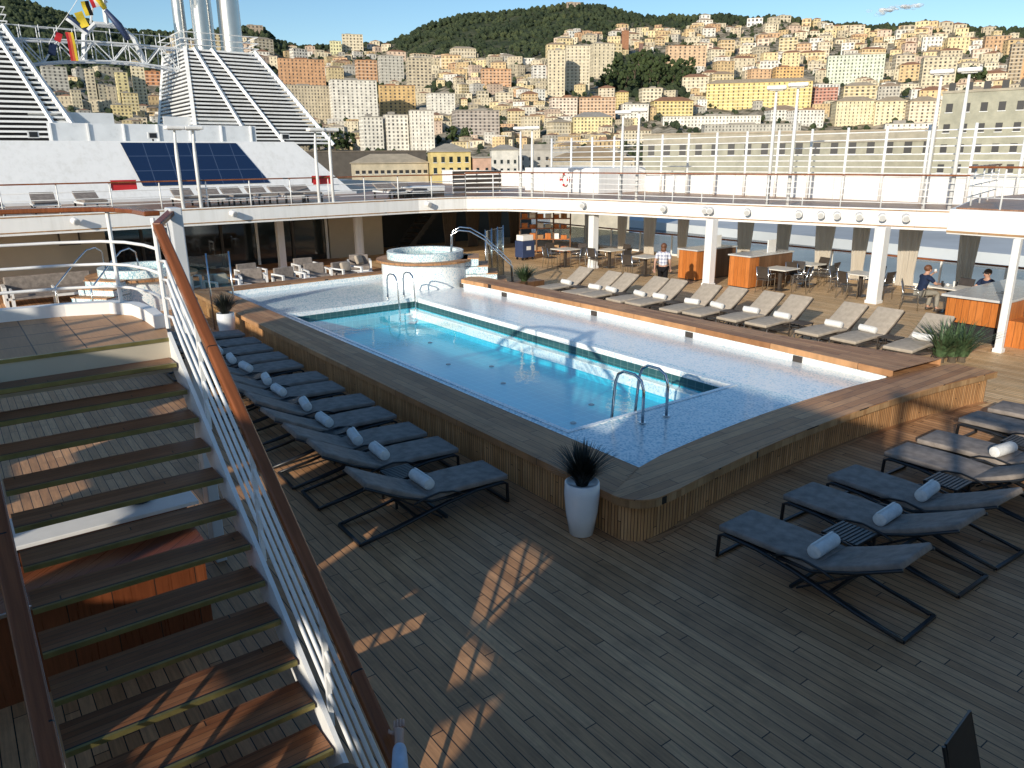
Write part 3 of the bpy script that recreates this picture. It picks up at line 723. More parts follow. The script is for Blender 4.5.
def column(x, y, h, w, label, rnd=False):
    t = thing('column', label, 'column', (x,y,0))
    if rnd:
        MB().lathe([(w/2,0),(w/2,h)],(0,0,0),20).build('shaft', M['white'], t, smooth='auto'); MB().lathe([(w*.62,h-.22),(w*.75,h-.1),(w*.62,h)],(0,0,0),20).build('capital', M['white'], t, smooth=True)
    else:
        MB().cbox((0,0,h/2),(w,w,h)).build('shaft', M['white'], t, bevel=.015); MB().cbox((0,0,.05),(w+.05,w+.05,.1)).build('base_plate', M['white'], t, bevel=.01)
column(21.45,17.3,FB+.12,.30,'square white column between the two wooden kiosks')
column(21.35,23.2,FB+.12,.30,'square white column behind the far end of the taupe lounger row')
column(22.75,11.95,FB+.12,.33,'square white column beside the dining tables and the seated man')
column(14.75,31.2,FB+.12,.42,'round white column in the lounge behind the pool', True)
column(19.1,6.95,2.58,.15,'slim white column in front of the wooden bar')
column(11.3,31.4,FB+.12,.28,'white column standing before the dark glass doors')

# far interior: lounge front
lw = thing('indoor_lounge', 'dark glazed front of the indoor lounge under the far upper deck', 'lounge front', (8,33,0))
MB().box(-7.6,-3.2,-1.6,-1.4,0,2.4).build('cream_wall', M['cream'], lw); MB().box(6.3,9.0,.3,.5,0,2.4).build('cream_wall', M['cream'], lw)
m = MB(); m.box(-3.2,6.3,.45,.5,0,2.4); m.build('dark_glazing', M['darkglass'], lw)
for k,x in enumerate((-3.15,-1.6,0,1.5,3.0,4.6,6.2)): MB().box(x-.05,x+.05,.36,.445,0,2.4).build('mullion', M['white' if k in (4,6) else 'bronze'], lw)
MB().box(-3.2,6.3,.3,.44,2.1,2.4).build('header', M['dark'], lw)
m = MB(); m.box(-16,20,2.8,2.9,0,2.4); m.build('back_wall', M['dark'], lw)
fr = tag(MB().box(3.3,3.98,31.33,31.37,1.55,2.1).build('picture_frame', M['bronze']), 'dark framed picture on the cream lounge wall at left', 'picture frame')
MB().box(3.36,3.92,31.32,31.33,1.61,2.04).build('picture', M['cream'], fr)
# dark stair beyond the tub
ds = thing('companion_stair', 'dark open stair rising behind the white hot tub', 'stair', (19.0,33.5,0))
for k in range(9): MB().box(-.9+.22*k,-.6+.22*k,-.6,.6,.24*k+.1,.24*k+.16).build('tread', M['bronze'], ds)
for s in (-.6,.6): MB().bar((-1.0,s,.0),(1.2,s,2.3),.05,.22).build('stringer', M['dark'], ds)

def curtain(x, y, rz, mat, label, grp, w=.85, h=2.22, pinch=.62):
    t = thing('curtain', label, 'curtain', (x,y,0), rz, grp); m = MB(); n = 30; rows = []
    for z in (0.02,.45,.9,1.25,1.6,1.95,h):
        f = pinch+(1-pinch)*(max(0,(z-.3)/h))**1.1 if z > .3 else pinch+.05
        rows.append([((k/n-.5)*w*f, .06*math.sin(k*1.55+z*.8)*(.5+.5*f)+.015*math.sin(k*4.1+z*2), z) for k in range(n+1)])
    for a,b in zip(rows,rows[1:]): m.strip(a,b)
    m.build('drape', M[mat], t, smooth=True, flip=False)
    MB().bar((-w/2,0,h+.02),(w/2,0,h+.02),.04,.04).build('track', M['steel'], t)
    return t
for k,y in enumerate((11.0,12.9,14.65,16.05,17.8,19.6,22.9,24.9,26.7,29.0)):
    curtain(26.45,y,PI/2,'curtain','%s beige curtain from the right hanging along the sunlit ship side'%('first' if k==0 else ORD[k]),'beige curtains along the ship side',.95 if k%2 else .75)
for k,x in enumerate((20.6,22.0,23.4,24.7)):
    curtain(x,33.0+.0*k,0,'dcurtain','%s brown curtain from the left hanging behind the white hot tub'%('first' if k==0 else ORD[k]),'brown curtains behind the hot tub',.95)

# ship side glass barrier with wooden rail
sb = thing('side_barrier', 'glass barrier with wooden rail along the ship side behind the tables', 'barrier', (27.0,20,0))
for y in range(-14,14,2):
    MB().box(-.012,.012,y+.04,y+1.96,.08,.86).build('glass_panel', M['glass'], sb)
    MB().box(-.03,.03,y-.03,y+.03,0,.92).build('post', M['white'], sb)
MB().box(-.06,.06,-14,14,.92,.98).build('wooden_rail', M['rail'], sb, bevel=.01)
MB().box(-.05,.05,-14,14,0,.08).build('kerb', M['white'], sb)

# railings on the upper deck edge
def rail_run(name, label, line, z0, hs, cap, posts, cat='railing', captop=None, prad=.022, wire=.014):
    t = thing(name, label, cat, (line[0][0],line[0][1],z0)); bx,by = line[0]
    P = lambda p,z: (p[0]-bx,p[1]-by,z)
    for h in hs: MB().tube([P(p,h) for p in line], wire, 6).build('mid_rail', M['white'], t, smooth=True)
    if cap:
        m = MB()
        for a,b in zip(line,line[1:]): m.bar(P(a,cap), P(b,cap), .11,.045)
        m.build('cap_rail', M['rail'], t)
    # posts spaced along the line
    tot = 0; seg = []
    for a,b in zip(line,line[1:]): l = math.dist(a,b); seg.append((tot,l,a,b)); tot += l
    n = max(2,int(tot/posts))
    for k in range(n+1):
        d = tot*k/n
        for s0,l,a,b in seg:
            if d <= s0+l+1e-6:
                f = (d-s0)/l; p = (a[0]+(b[0]-a[0])*f, a[1]+(b[1]-a[1])*f); break
        MB().tube([P(p,0),P(p,captop or cap)], prad, 6).build('post', M['white'], t, smooth=True)
    return t
o4 = offs(OUT,.25)
rail_run('deck_railing','white railing with wooden cap along the far upper deck edge', o4[:5], ZU, (.25,.48,.70), .98, 1.5)
rail_run('deck_railing','white railing with wooden cap along the right upper deck edge', o4[4:], ZU, (.22,.42,.62,.82), 1.04, 1.2)
rail_run('corner_railing','white railing with wooden cap on the gallery corner at right', [(24.2,9.6),(19.2,8.2),(19.2,4.5)], 3.18, (.25,.5,.72), .92, 1.3)
# bulwark and tall wind screen on the starboard side
bw = thing('bulwark', 'bright white bulwark along the right side of the upper deck', 'bulwark', (28.3,24,ZU))
MB().box(-.06,.06,-16,22,0,.85).build('bulwark_plate', M['white'], bw)
for y in range(-15,22,2): MB().box(-.16,-.062,y-.03,y+.03,0,.8).build('stiffener', M['white'], bw)
MB().box(-.1,.1,-16,22,.85,.9).build('bulwark_cap', M['white'], bw)
rail_run('wind_screen','tall white wind screen posts with horizontal wires on the right upper deck', [(28.0,9),(28.0,14),(28.05,20),(27.6,27),(27.2,33)], ZU, (.98,1.2,1.42,1.64,1.9,2.16,2.42), None, 1.5, 'wind screen', 2.62, .055, .026)
m = thing('deck_cabin','white panelled deck cabin with lifebuoy on the upper deck right of centre','cabin',(26.6,29.5,ZU))
MB().box(-1.6,1.5,-2.6,3.0,0,1.15).build('cabin_wall', M['white'], m, bevel=.02)
for k in range(5): MB().box(-1.615,-1.603,-2.5+1.1*k,-2.47+1.1*k,.05,1.1).build('panel_joint', M['grey_post'], m)
lb = thing('lifebuoy','red and white lifebuoy hanging on the white deck cabin','lifebuoy',(24.9,29.2,ZU+.62))
mm = MB(); pts = [(0,.27*math.cos(2*PI*k/24),.27*math.sin(2*PI*k/24)) for k in range(24)]; mm.tube(pts,.065,8,closed=True); mm.build('ring', M['white'], lb, smooth=True)
for a in (0,PI/2,PI,3*PI/2):
    mm = MB(); mm.tube([(0,.27*math.cos(a+t),.27*math.sin(a+t)) for t in (-.3,-.15,0,.15,.3)],.07,8); mm.build('red_band', M['red'], lb, smooth=True)
# lamps in pairs along the deck edge
LP = [((6.95,28.55),5.45),((7.55,28.55),5.45),((11.95,28.55),5.45),((12.55,28.6),5.45),((20.2,26.55),5.55),((20.42,26.05),5.55),((21.75,22.1),6.0),((21.9,21.4),6.05),((23.0,16.25),6.5),((23.15,15.55),6.55),((24.2,11.55),6.65),((24.35,10.85),6.65)]
lp = None
for k,((x,y),zt) in enumerate(LP):
    lab = ('left','right')[k%2]+' white twin deck lamp '+('before the blue panels at left','at the right end of the white deckhouse','beside the lifebuoy cabin','right of the hip roofed quay house','above the second wooden kiosk','above the seated men at right')[k//2]
    t = thing('deck_lamp', lab, 'lamp', (x,y,FB+.3), 0, 'white deck lamps in pairs'); h = zt-FB-.3
    ang = math.atan2(-y+2, -x+2) if k > 3 else -PI/2
    dx, dy = -math.sin(ang)*.18, math.cos(ang)*.18; hx, hy = math.cos(ang)*.25, math.sin(ang)*.25
    MB().tube([(0,0,0),(0,0,h*.72),(hx*.15,hy*.15,h*.86),(hx*.5,hy*.5,h-.03)], .06 if k > 3 else .05, 10, rs=[.062,.058,.045,.035]).build('pole', M['white'], t, smooth=True)
    MB().cbox((hx*.6,hy*.6,h+.02),(.62,.36,.12),ang+PI/2).build('lamp_head', M['white_fab'], t, bevel=.04, seg=3)
    MB().cbox((hx*.6,hy*.6,h-.05),(.40,.22,.03),ang+PI/2).build('lens', M['lampglass'], t)
# spotlights on the fascia
sp0 = None
def fasc(u):
    best = None
    for i in range(len(OUT)-1):
        for k in range(20):
            f = k/20; x = OUT[i][0]*(1-f)+OUT[i+1][0]*f; y = OUT[i][1]*(1-f)+OUT[i+1][1]*f
            e = abs(x/y-u)
            if best is None or e < best[0]: best = (e,x,y,math.atan2(OUT[i+1][1]-OUT[i][1],OUT[i+1][0]-OUT[i][0]))
    return best[1:]
for k,r in enumerate((.12,.30,.585,.90,1.10,1.22,1.235,1.36,1.55,1.62,1.69,1.78,1.90,2.02)):
    x,y,a = fasc(r)
    lab = '%s round white spotlight from the left on the upper deck fascia'%('first' if k==0 else ORD[k])
    if sp0 is None:
        sp0 = thing('spotlight', lab, 'spotlight', (x,y,FB+.36), a, 'round spotlights on the fascia')
        mm = MB(); mm.tube([(0,-.02,0),(0,-.10,.02)],.03,8); mm.build('bracket', M['white'], sp0)
        mm = MB(); mm.tube([(0,-.10,.03),(.06,-.30,-.02)],.11,14); mm.build('housing', M['white_fab'], sp0, smooth='auto')
        mm = MB(); mm.tube([(.058,-.29,-.017),(.065,-.315,-.023)],.085,14); mm.build('lens', M['stone'], sp0)
    else: dup(sp0,(x,y,FB+.36),a,lab,'round spotlights on the fascia')

# upper deck far: sunbeds and red covers
ub = None
for k,x in enumerate((1.4,3.0,4.4,7.6,8.5,9.4,10.4,11.3,12.2,16.0,17.0)):
    lab = '%s white framed sunbed from the left on the far upper deck'%('first' if k==0 else ORD[k])
    if ub is None:
        ub = thing('sunbed', lab, 'sunbed', (x,30.4,ZU), 0, 'white framed sunbeds on the far upper deck')
        MB().box(-.4,.4,-.9,.9,.26,.32).build('frame', M['white'], ub)
        MB().box(-.36,.36,-.88,.4,.325,.40).build('mattress', M['char'], ub, bevel=.02)
        mm = MB(); mm.add([(-.36,.4,.33),(.36,.4,.33),(.36,1.0,.58),(-.36,1.0,.58),(-.36,.4,.40),(.36,.4,.40),(.36,.97,.65),(-.36,.97,.65)],[(0,3,2,1),(4,5,6,7),(0,1,5,4),(1,2,6,5),(2,3,7,6),(3,0,4,7)]); mm.build('backrest', M['char'], ub)
        for sx in (-.35,.35):
            for sy in (-.8,.8): MB().box(sx-.03,sx+.03,sy-.03,sy+.03,0,.26).build('leg', M['black'], ub)
    else: dup(ub,(x,30.4+random.uniform(-.1,.2),ZU),random.uniform(-.05,.05),lab,'white framed sunbeds on the far upper deck')
for x,lab in ((5.2,'left red vinyl cover hung on the far upper railing'),(12.2,'right red vinyl cover hung on the far upper railing')):
    tt = thing('red_cover', lab, 'cover', (x,28.75,ZU+.72),0,'red covers on the far railing')
    mm = MB(); mm.strip([(-.38,-.03,.33),(-.38,-.06,.31),(-.39,-.07,.0)][::1],[(.38,-.03,.33),(.38,-.06,.31),(.39,-.07,.02)]); mm.strip([(-.38,-.03,.33),(-.38,.05,.31),(-.39,.06,.06)],[(.38,-.03,.33),(.38,.05,.31),(.39,.06,.04)]); mm.build('vinyl_sheet', M['red'], tt, flip=False)
    MB().bar((-.4,0,.32),(.4,0,.32),.03,.02).build('seam', M['red'], tt)
ws = thing('daybed', 'white covered daybed by the far upper railing near centre', 'daybed', (17.9,31.2,ZU)); MB().box(-1.1,1.1,-.5,.5,.2,.45).build('cover', M['white_fab'], ws, bevel=.04); MB().box(-1.05,1.05,-.45,.45,0,.2).build('base', M['bronze'], ws)
sr = thing('slatted_screen', 'dark slatted windbreak on the far upper deck right of centre', 'screen', (22.0,32.5,ZU))
for k in range(5): MB().cbox((0,0,.16+.2*k),(2.9,.05,.15)).build('slat', M['bronze'], sr)
for x in (-1.4,0,1.4): MB().box(x-.03,x+.03,.03,.08,0,1.1).build('post', M['white'], sr)

# deckhouse with blue panels
dh = thing('deckhouse', 'white sloping deckhouse with a dark blue panel field at far left', 'deckhouse', (6,36,ZU))
D = lambda x,y,z: (x-6,y-36,z-ZU)
b0,t0 = 36.0,38.2; Zt = 5.25
m = MB(); m.add([D(-9,b0,ZU),D(17.0,b0,ZU),D(14.9,t0,Zt),D(-9,t0,Zt),D(-9,62,ZU),D(17.0,62,ZU),D(14.9,60,Zt),D(-9,60,Zt)],[(0,1,2,3),(1,5,6,2),(5,4,7,6),(3,2,6,7),(4,0,3,7)]); m.build('sloped_wall', M['white'], dh)
def face(x,t,e=.02): return D(x, b0+(t0-b0)*t-e*1.5, ZU+(Zt-ZU)*t+e)
m = MB(); m.add([face(7.35,.24),face(12.9,.24),face(12.0,.965),face(7.0,.965)],[(0,1,2,3)]); m.build('blue_panel_field', M['solar'], dh, flip=False)
MB().box(*[-15,11.05],-.02,.03,.0,.12).build('skirting', M['grey_post'], dh)
pw = thing('roof_parapet', 'pale ribbed parapet between the two funnel casings', 'parapet', (10,44,Zt))
MB().box(-5,5,-.1,.1,0,.95).build('parapet_plate', M['grey_post'], pw)
for k in range(7): MB().box(-4.9+1.6*k-.04,-4.9+1.6*k+.04,-.2,-.102,0,.95).build('rib', M['white'], pw)
MB().box(-5.4,-1.5,3,3.2,.9,1.6).build('bulkhead', M['grey_post'], pw); MB().box(1,5,3,3.2,.9,1.5).build('bulkhead', M['grey_post'], pw)
for x,lab in ((3.8,'left small grey floodlight on the white deckhouse roof edge'),(8.4,'middle small grey floodlight on the white deckhouse roof edge'),(14.5,'right small grey floodlight on the white deckhouse roof edge')):
    t = thing('floodlight', lab, 'floodlight', (x,38.3,Zt),0,'floodlights on the deckhouse roof'); MB().box(-.03,.03,-.03,.03,0,.1).build('foot', M['black'], t); MB().box(-.2,.2,-.1,.1,.1,.38).build('housing', M['grey_post'], t); MB().box(-.15,.15,-.115,-.102,.14,.34).build('lens', M['black'], t)

def funnel(label, cx, cy, z0, z1, b, tp, nsl, ladder):
    """tapered casing of horizontal slats; b, tp = (x0,x1,y0,y1) of foot and top"""
    t = thing('funnel_casing', label, 'funnel', (cx,cy,z0)); h = z1-z0
    def at(f, i=0): return [b[k]*(1-f)+tp[k]*f + (i if k in (0,2) else -i) for k in range(4)]
    m = MB(); a = at(0,.45); c = at(1,.3)
    m.add([(a[0],a[2],0),(a[1],a[2],0),(a[1],a[3],0),(a[0],a[3],0),(c[0],c[2],h),(c[1],c[2],h),(c[1],c[3],h),(c[0],c[3],h)],[(0,1,5,4),(1,2,6,5),(2,3,7,6),(3,0,4,7),(4,5,6,7)])
    m.build('inner_core', M['dark'], t)
    m = MB()
    for k in range(nsl):
        f = (k+.5)/nsl; r = at(f); z = f*h; w = .10
        for p,q in (((r[0],r[2]),(r[1],r[2])),((r[1],r[2]),(r[1],r[3])),((r[1],r[3]),(r[0],r[3])),((r[0],r[3]),(r[0],r[2]))):
            m.bar((*p,z),(*q,z),.22,w)
    m.build('louvre_slats', M['white'], t)
    a = at(0,-.05); c = at(1,-.05)
    for x,y in ((0,2),(1,2),(1,3),(0,3)):
        MB().bar((a[x],a[y],0),(c[x],c[y],h),.2,.2).build('corner_post', M['white'], t)
    for f0,f1 in ladder:
        MB().bar((a[0]*(1-f0)+a[1]*f0,a[2]-.12,0),(c[0]*(1-f1)+c[1]*f1,c[2]-.12,h),.16,.16).build('diagonal_brace', M['white'], t)
    m = MB(); c = at(1,-.25)
    for z in (.15,.45,.8): m.tube([(c[0],c[2],h+z),(c[1],c[2],h+z),(c[1],c[3],h+z),(c[0],c[3],h+z)],.035,5,closed=True)
    m.build('top_railing', M['white'], t)
    return t, h
f1,h1 = funnel('left louvred white funnel casing cut by the photo edge', 0.5,46,Zt,11.0,(-7,6.3,0,9),(-4,3.8,2.6,7),24,((.93,.93),))
f2,h2 = funnel('right louvred white funnel casing with silver stacks', 15,46,Zt,10.6,(-2.6,5.4,0,9),(-1.9,2.0,2.8,7.5),25,((.38,.12),(.62,.36)))
for k,(x,y,r,zz) in enumerate(((-1.35,5.4,.36,6.5),(-.4,4.4,.52,6.8),(.45,6.2,.4,6.6),(1.35,4.6,.66,7.)) ):
    MB().lathe([(r,0),(r*.96,zz*.5),(r*.9,zz),(r*.8,zz)],(x,y,h2-.3),24).build('exhaust_stack', M['silver'], f2, smooth='auto')
MB().lathe([(1.1,0),(1.0,6)],(.4,4.5,h1-.3),24).build('exhaust_stack', M['silver'], f1, smooth='auto')
# lattice gantry between the funnels with dressing flags
gt = thing('lattice_gantry', 'grey lattice gantry with arched frame bridging the two funnels', 'gantry', (9.5,50,9.7))
m = MB(); X0,X1 = -5.2,5.0
def gz(x,top): return (.95 if top else .0) - (.022*x*x if not top else .006*x*x)
n = 12
for top in (0,1):
    for y in (-.5,.5):
        m.tube([(X0+(X1-X0)*k/n,y,gz(X0+(X1-X0)*k/n,top)) for k in range(n+1)],.055,5)
m.build('chords', M['grey_post'], gt)
m = MB()
for k in range(n):
    a = X0+(X1-X0)*k/n; b = X0+(X1-X0)*(k+1)/n
    for y in (-.5,.5):
        m.tube([(a,y,gz(a,k%2)),(b,y,gz(b,(k+1)%2))],.035,4); m.tube([(a,y,gz(a,0)),(a,y,gz(a,1)+.7)],.025,4)
m.build('lattice_bars', M['grey_post'], gt)
m = MB(); m.tube([(-1.5,0,.0),(-1.3,0,1.3),(-.7,0,1.9),(.5,0,1.9),(1.2,0,1.3),(1.6,0,.0)],.16,6); m.build('arched_frame', M['grey_post'], gt)
m = MB(); m.tube([(-.1,0,1.9),(-.1,0,3.2)],.14,6); m.tube([(-.9,0,1.9),(-.6,0,3.0),(.1,0,3.1)],.06,5); m.build('mast', M['grey_post'], gt)
m = MB()
for x in (-4.5,-3,3,4.2): m.tube([(x,.5,1.6),(x+1.6,.5,1.55)],.02,4)
m.tube([(X0,.5,1.62),(X1,.5,1.62)],.025,4); m.build('hand_wires', M['grey_post'], gt)
fl = thing('flag_line', 'line of small signal flags rising above the lattice gantry', 'flag line', (6.2,49,10.2))
pts = [(.1,0,.1),(.5,0,.75),(1.0,0,1.35),(1.5,0,2.0),(2.0,0,2.7),(2.4,0,3.3),(3.0,0,4.3)]
MB().tube(pts,.015,4).build('halyard', M['white'], fl)
def flag(p, mats, w, h, ang):
    px,pz = p; c,s = math.cos(ang),math.sin(ang)
    root = None; nb = len(mats)
    for j,mt in enumerate(mats):
        mm = MB(); rows = []
        for k in range(6):
            f = k/5; yy = .06*math.sin(f*6+px*3)
            u0 = (j/nb)*w; u1 = ((j+1)/nb)*w; v = -f*h
            rows.append(((px+u0*c-v*s, yy, pz+u0*s+v*c),(px+u1*c-v*s, yy, pz+u1*s+v*c)))
        mm.add([q for r in rows for q in r],[(2*k,2*k+1,2*k+3,2*k+2) for k in range(5)])
        ob = mm.build('flag' if j==0 else 'flag_stripe', M[mt], root or fl, smooth=True, flip=False)
        if root is None: root = ob
flag((.15,.2),('navy_cloth',),.35,.6,-.3); flag((.55,.75),('red',),.3,.45,-.4); flag((.95,.75),('red','orange','yellow'),.36,1.4,.05)
flag((1.05,1.35),('white','blue'),.3,1.1,.9); flag((1.5,1.7),('yellow','yellow'),.42,.75,.35); flag((1.9,2.3),('yellow','blackcloth'),.4,.7,.2)
flag((2.2,2.8),('red','white_fab'),.4,.8,.3); flag((3.05,3.5),('white_fab','red'),.5,.7,.5)
mm = MB(); mm.tube([(2.1,.0,3.6),(2.7,0,2.6),(3.05,0,2.05)],.1,6,rs=[.2,.19,.12]); mm.build('yellow_pennant', M['yellow'], fl, smooth=True)
mm = MB(); mm.tube([(3.05,.0,2.0),(3.6,0,1.3),(4.0,0,.6)],.1,6,rs=[.12,.2,.15]); mm.build('blue_pennant', M['blue'], fl, smooth=True)
flag((5.3,3.9),('white_fab','blue'),.5,.8,.9)

# ================================================================== FURNITURE ON THE SUNNY SIDE
def kiosk(x,y,label,L_,W_):
    t = thing('bar_kiosk', label, 'bar', (x,y,0),0,'cherry wood kiosks on the sunny side')
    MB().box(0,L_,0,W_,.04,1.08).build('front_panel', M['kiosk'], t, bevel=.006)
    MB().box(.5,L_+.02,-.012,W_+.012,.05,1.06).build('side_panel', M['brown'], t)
    MB().box(-.05,L_+.06,-.05,W_+.05,1.082,1.13).build('counter_top', M['stone'], t, bevel=.008)
    MB().box(.05,L_-.05,.05,W_-.05,0,.04).build('plinth', M['dark'], t)
    MB().box(L_*.55,L_*.55+.45,W_*.3,W_*.3+.04,1.13,1.55).build('menu_board', M['white_fab'], t)
    return t
kiosk(21.9,18.25,'cherry wood bar kiosk behind the square column, next to the woman',2.2,.85)
kiosk(21.9,15.95,'cherry wood bar kiosk with a long dark side, right of the square column',2.4,.85)
bb = thing('corner_bar', 'large wooden bar with grey counter behind the slim white column', 'bar', (19.7,7.0,0))
MB().box(0,.9,.25,1.5,.42,1.03).build('front_panel', M['kiosk'], bb, bevel=.006)
MB().box(.12,3.4,-.6,.24,0,.62).build('side_cabinet', M['kiosk'], bb, bevel=.006)
for k in range(3): MB().box(.3+1.05*k,1.2+1.05*k,-.618,-.602,.08,.54).build('door_panel', M['kiosk'], bb, bevel=.006)
MB().box(.02,.9,.1,.25,0,1.03).build('side_post', M['kiosk'], bb)
MB().box(.92,5,.3,1.45,0,1.0).build('back_cabinet', M['brown'], bb)
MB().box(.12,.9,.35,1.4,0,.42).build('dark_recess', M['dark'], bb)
MB().box(-.12,5.2,.12,1.6,1.032,1.09).build('counter_top', M['stone'], bb, bevel=.008)
MB().box(.95,3.4,-.5,.11,.62,.66).build('work_shelf', M['brown'], bb)
sg = thing('sunglasses', 'dark sunglasses lying on the grey bar counter', 'sunglasses', (20.7,7.6,1.09))
for s in (-.08,.08): mm = MB(); mm.ball((s,0,.03),.07,(1,.15,.5),10,6); mm.build('lens', M['black'], sg)
MB().bar((-.15,0,.04),(.15,0,.04),.015,.012).build('bridge', M['black'], sg)
for s in (-.15,.15): MB().bar((s,0,.04),(s,.16,.02),.01,.01).build('temple', M['black'], sg)
tabs = [(20.8,24.3,'round the far column'),(22.0,22.9,''),(21.5,20.4,''),(22.6,15.2,''),(24.3,15.3,''),(23.6,12.9,''),(23.0,9.9,'')]
tw = ['farthest pale dining table beyond the square column','second farthest pale dining table behind the taupe loungers','pale dining table just left of the walking woman','pale dining table in front of the second wooden kiosk','pale dining table by the curtains right of the second kiosk','pale dining table left of the column beside the seated man','pale dining table where the two men sit with cups']
tb = None; chp = None; nch = 0
def make_chair():
    t = thing('dining_chair','x','chair',(0,0,0),0,'mesh dining chairs on the sunny side')
    MB().box(-.22,.22,-.22,.22,.43,.46).build('seat', M['bronze'], t, bevel=.012)
    mm = MB(); mm.strip([(-.21,.2,.5),(-.22,.24,.7),(-.22,.3,.88)],[(.21,.2,.5),(.22,.24,.7),(.22,.3,.88)]); ob = mm.build('backrest', M['bronze'], t, flip=False); so = ob.modifiers.new('s','SOLIDIFY'); so.thickness = .02
    for sx in (-.21,.21):
        MB().tube([(sx,-.22,0),(sx*1.02,-.2,.45),(sx*1.08,-.16,.64),(sx*1.08,.2,.66)],.014,6).build('front_leg', M['steel'], t, smooth=True)
        MB().tube([(sx,.26,0),(sx,.2,.45),(sx,.29,.86)],.014,6).build('rear_leg', M['steel'], t, smooth=True)
    return t
for i,(x,y,_) in enumerate(tabs):
    if tb is None:
        tb = thing('dining_table', tw[i], 'table', (x,y,0), 0, 'pale dining tables on the sunny side')
        MB().box(-.45,.45,-.45,.45,.71,.745).build('table_top', M['tabletop'], tb, bevel=.008); MB().cbox((0,0,.36),(.1,.1,.70)).build('pedestal', M['bronze'], tb); MB().cbox((0,0,.012),(.5,.5,.024)).build('base_plate', M['bronze'], tb)
    else: dup(tb,(x,y,0),random.uniform(-.1,.1),tw[i],'pale dining tables on the sunny side')
    for j,(dx,dy,rr) in enumerate(((-.75,0,PI/2),(.75,0,-PI/2),(0,.75,0),(0,-.75,PI))):
        if i == 6 and j in (0,3): continue
        lab = '%s mesh chair at the %s'%(('near side','ship side','far side','viewer side')[j], tw[i].replace('pale dining ',''))
        lab = ' '.join(lab.split()[:16])
        px,py,pr = x+dx*random.uniform(.9,1.1), y+dy*random.uniform(.9,1.1), rr+random.uniform(-.3,.3)
        if i == 6 and j == 2: px,py,pr = 22.55,10.75,.45
        if chp is None: chp = make_chair(); chp['label'] = lab; chp.location = (px,py,0); chp.rotation_euler = (0,0,pr)
        else: dup(chp,(px,py,0),pr,lab,'mesh dining chairs on the sunny side')
for k,(dx,dy,r,h,mt) in enumerate(((-.2,.1,.035,.10,'black'),(-.05,.2,.03,.14,'black'),(.12,.12,.05,.05,'white_fab'),(.0,-.1,.03,.16,'lampglass'),(.25,-.05,.045,.11,'black'))):
    ob = MB().lathe([(r*.8,0),(r,h*.5),(r,h),(r*.85,h),(r*.8,h*.3)],(0,0,0),12).build('cup', M[mt], None, smooth='auto'); ob.location = (23.0+dx,9.9+dy,.746)
    tag(ob, ('small black cup at the table edge near the man in navy','tall black cup in the middle of the two men\'s table','low white bowl on the two men\'s table','clear tall glass on the two men\'s table','black cup on the far side of the two men\'s table')[k], 'cup')
# buffet shelf and trolley
bs = thing('buffet_shelf', 'tall wooden buffet shelf with crates beneath the deck, right of the brown curtains', 'shelf', (23.2,28.6,0), math.radians(-42))
for x in (-1.2,-.4,.4,1.2): MB().box(x-.03,x+.03,-.25,.25,0,1.95).build('upright', M['brown'], bs)
for z in (.1,.65,1.15,1.6,1.93): MB().box(-1.2,1.2,-.25,.25,z,z+.03).build('shelf_board', M['kiosk'], bs)
rr = random.Random(4)
for z in (.13,.68,1.18,1.63):
    for k in range(6): MB().box(-1.1+.37*k,-.82+.37*k,-.2,.15,z+.002,z+rr.uniform(.15,.28)).build('crate', M[rr.choice(['nose','white_fab','kiosk','cream'])], bs)
tr = thing('service_trolley', 'dark blue service trolley with white bins next to the buffet shelf', 'trolley', (20.9,27.2,0))
MB().box(-.35,.35,-.28,.28,.12,.85).build('body', M['blue'], tr, bevel=.02); MB().box(-.3,.3,-.24,.24,.855,1.1).build('bin', M['white_fab'], tr, bevel=.02); MB().box(-.12,.12,-.29,-.282,.45,.62).build('notice', M['white_fab'], tr)
for sx in (-.28,.28):
    for sy in (-.2,.2): mm = MB(); mm.tube([(sx,sy-.02,.06),(sx,sy+.02,.06)],.06,10); mm.build('wheel', M['black'], tr)
# glass screens near the steps
def gscreen(x,y,rz,label,n):
    t = thing('glass_screen', label, 'glass screen', (x,y,0), rz)
    for k in range(n):
        MB().box(.62*k+.03,.62*k+.59,-.008,.008,.08,2.0).build('glass_pane', M['glass'], t)
    for k in range(n+1): MB().tube([(.62*k,0,0),(.62*k,0,2.05)],.022,8).build('steel_post', M['steel'], t, smooth=True)
gscreen(14.9,21.6,math.radians(35),'clear glass screen with steel posts behind the hot tub steps',3)
gscreen(4.9,20.9,math.radians(8),'clear glass screen with steel posts at the far left pool corner',2)
gp = thing('grey_pillar', 'grey shower pillar beside the glass screen at the far left pool corner', 'pillar', (4.62,20.7,0)); MB().box(-.17,.17,-.12,.12,0,1.75).build('body', M['stone'], gp, bevel=.01); MB().box(-.1,.1,-.135,-.122,1.3,1.6).build('plate', M['white_fab'], gp)
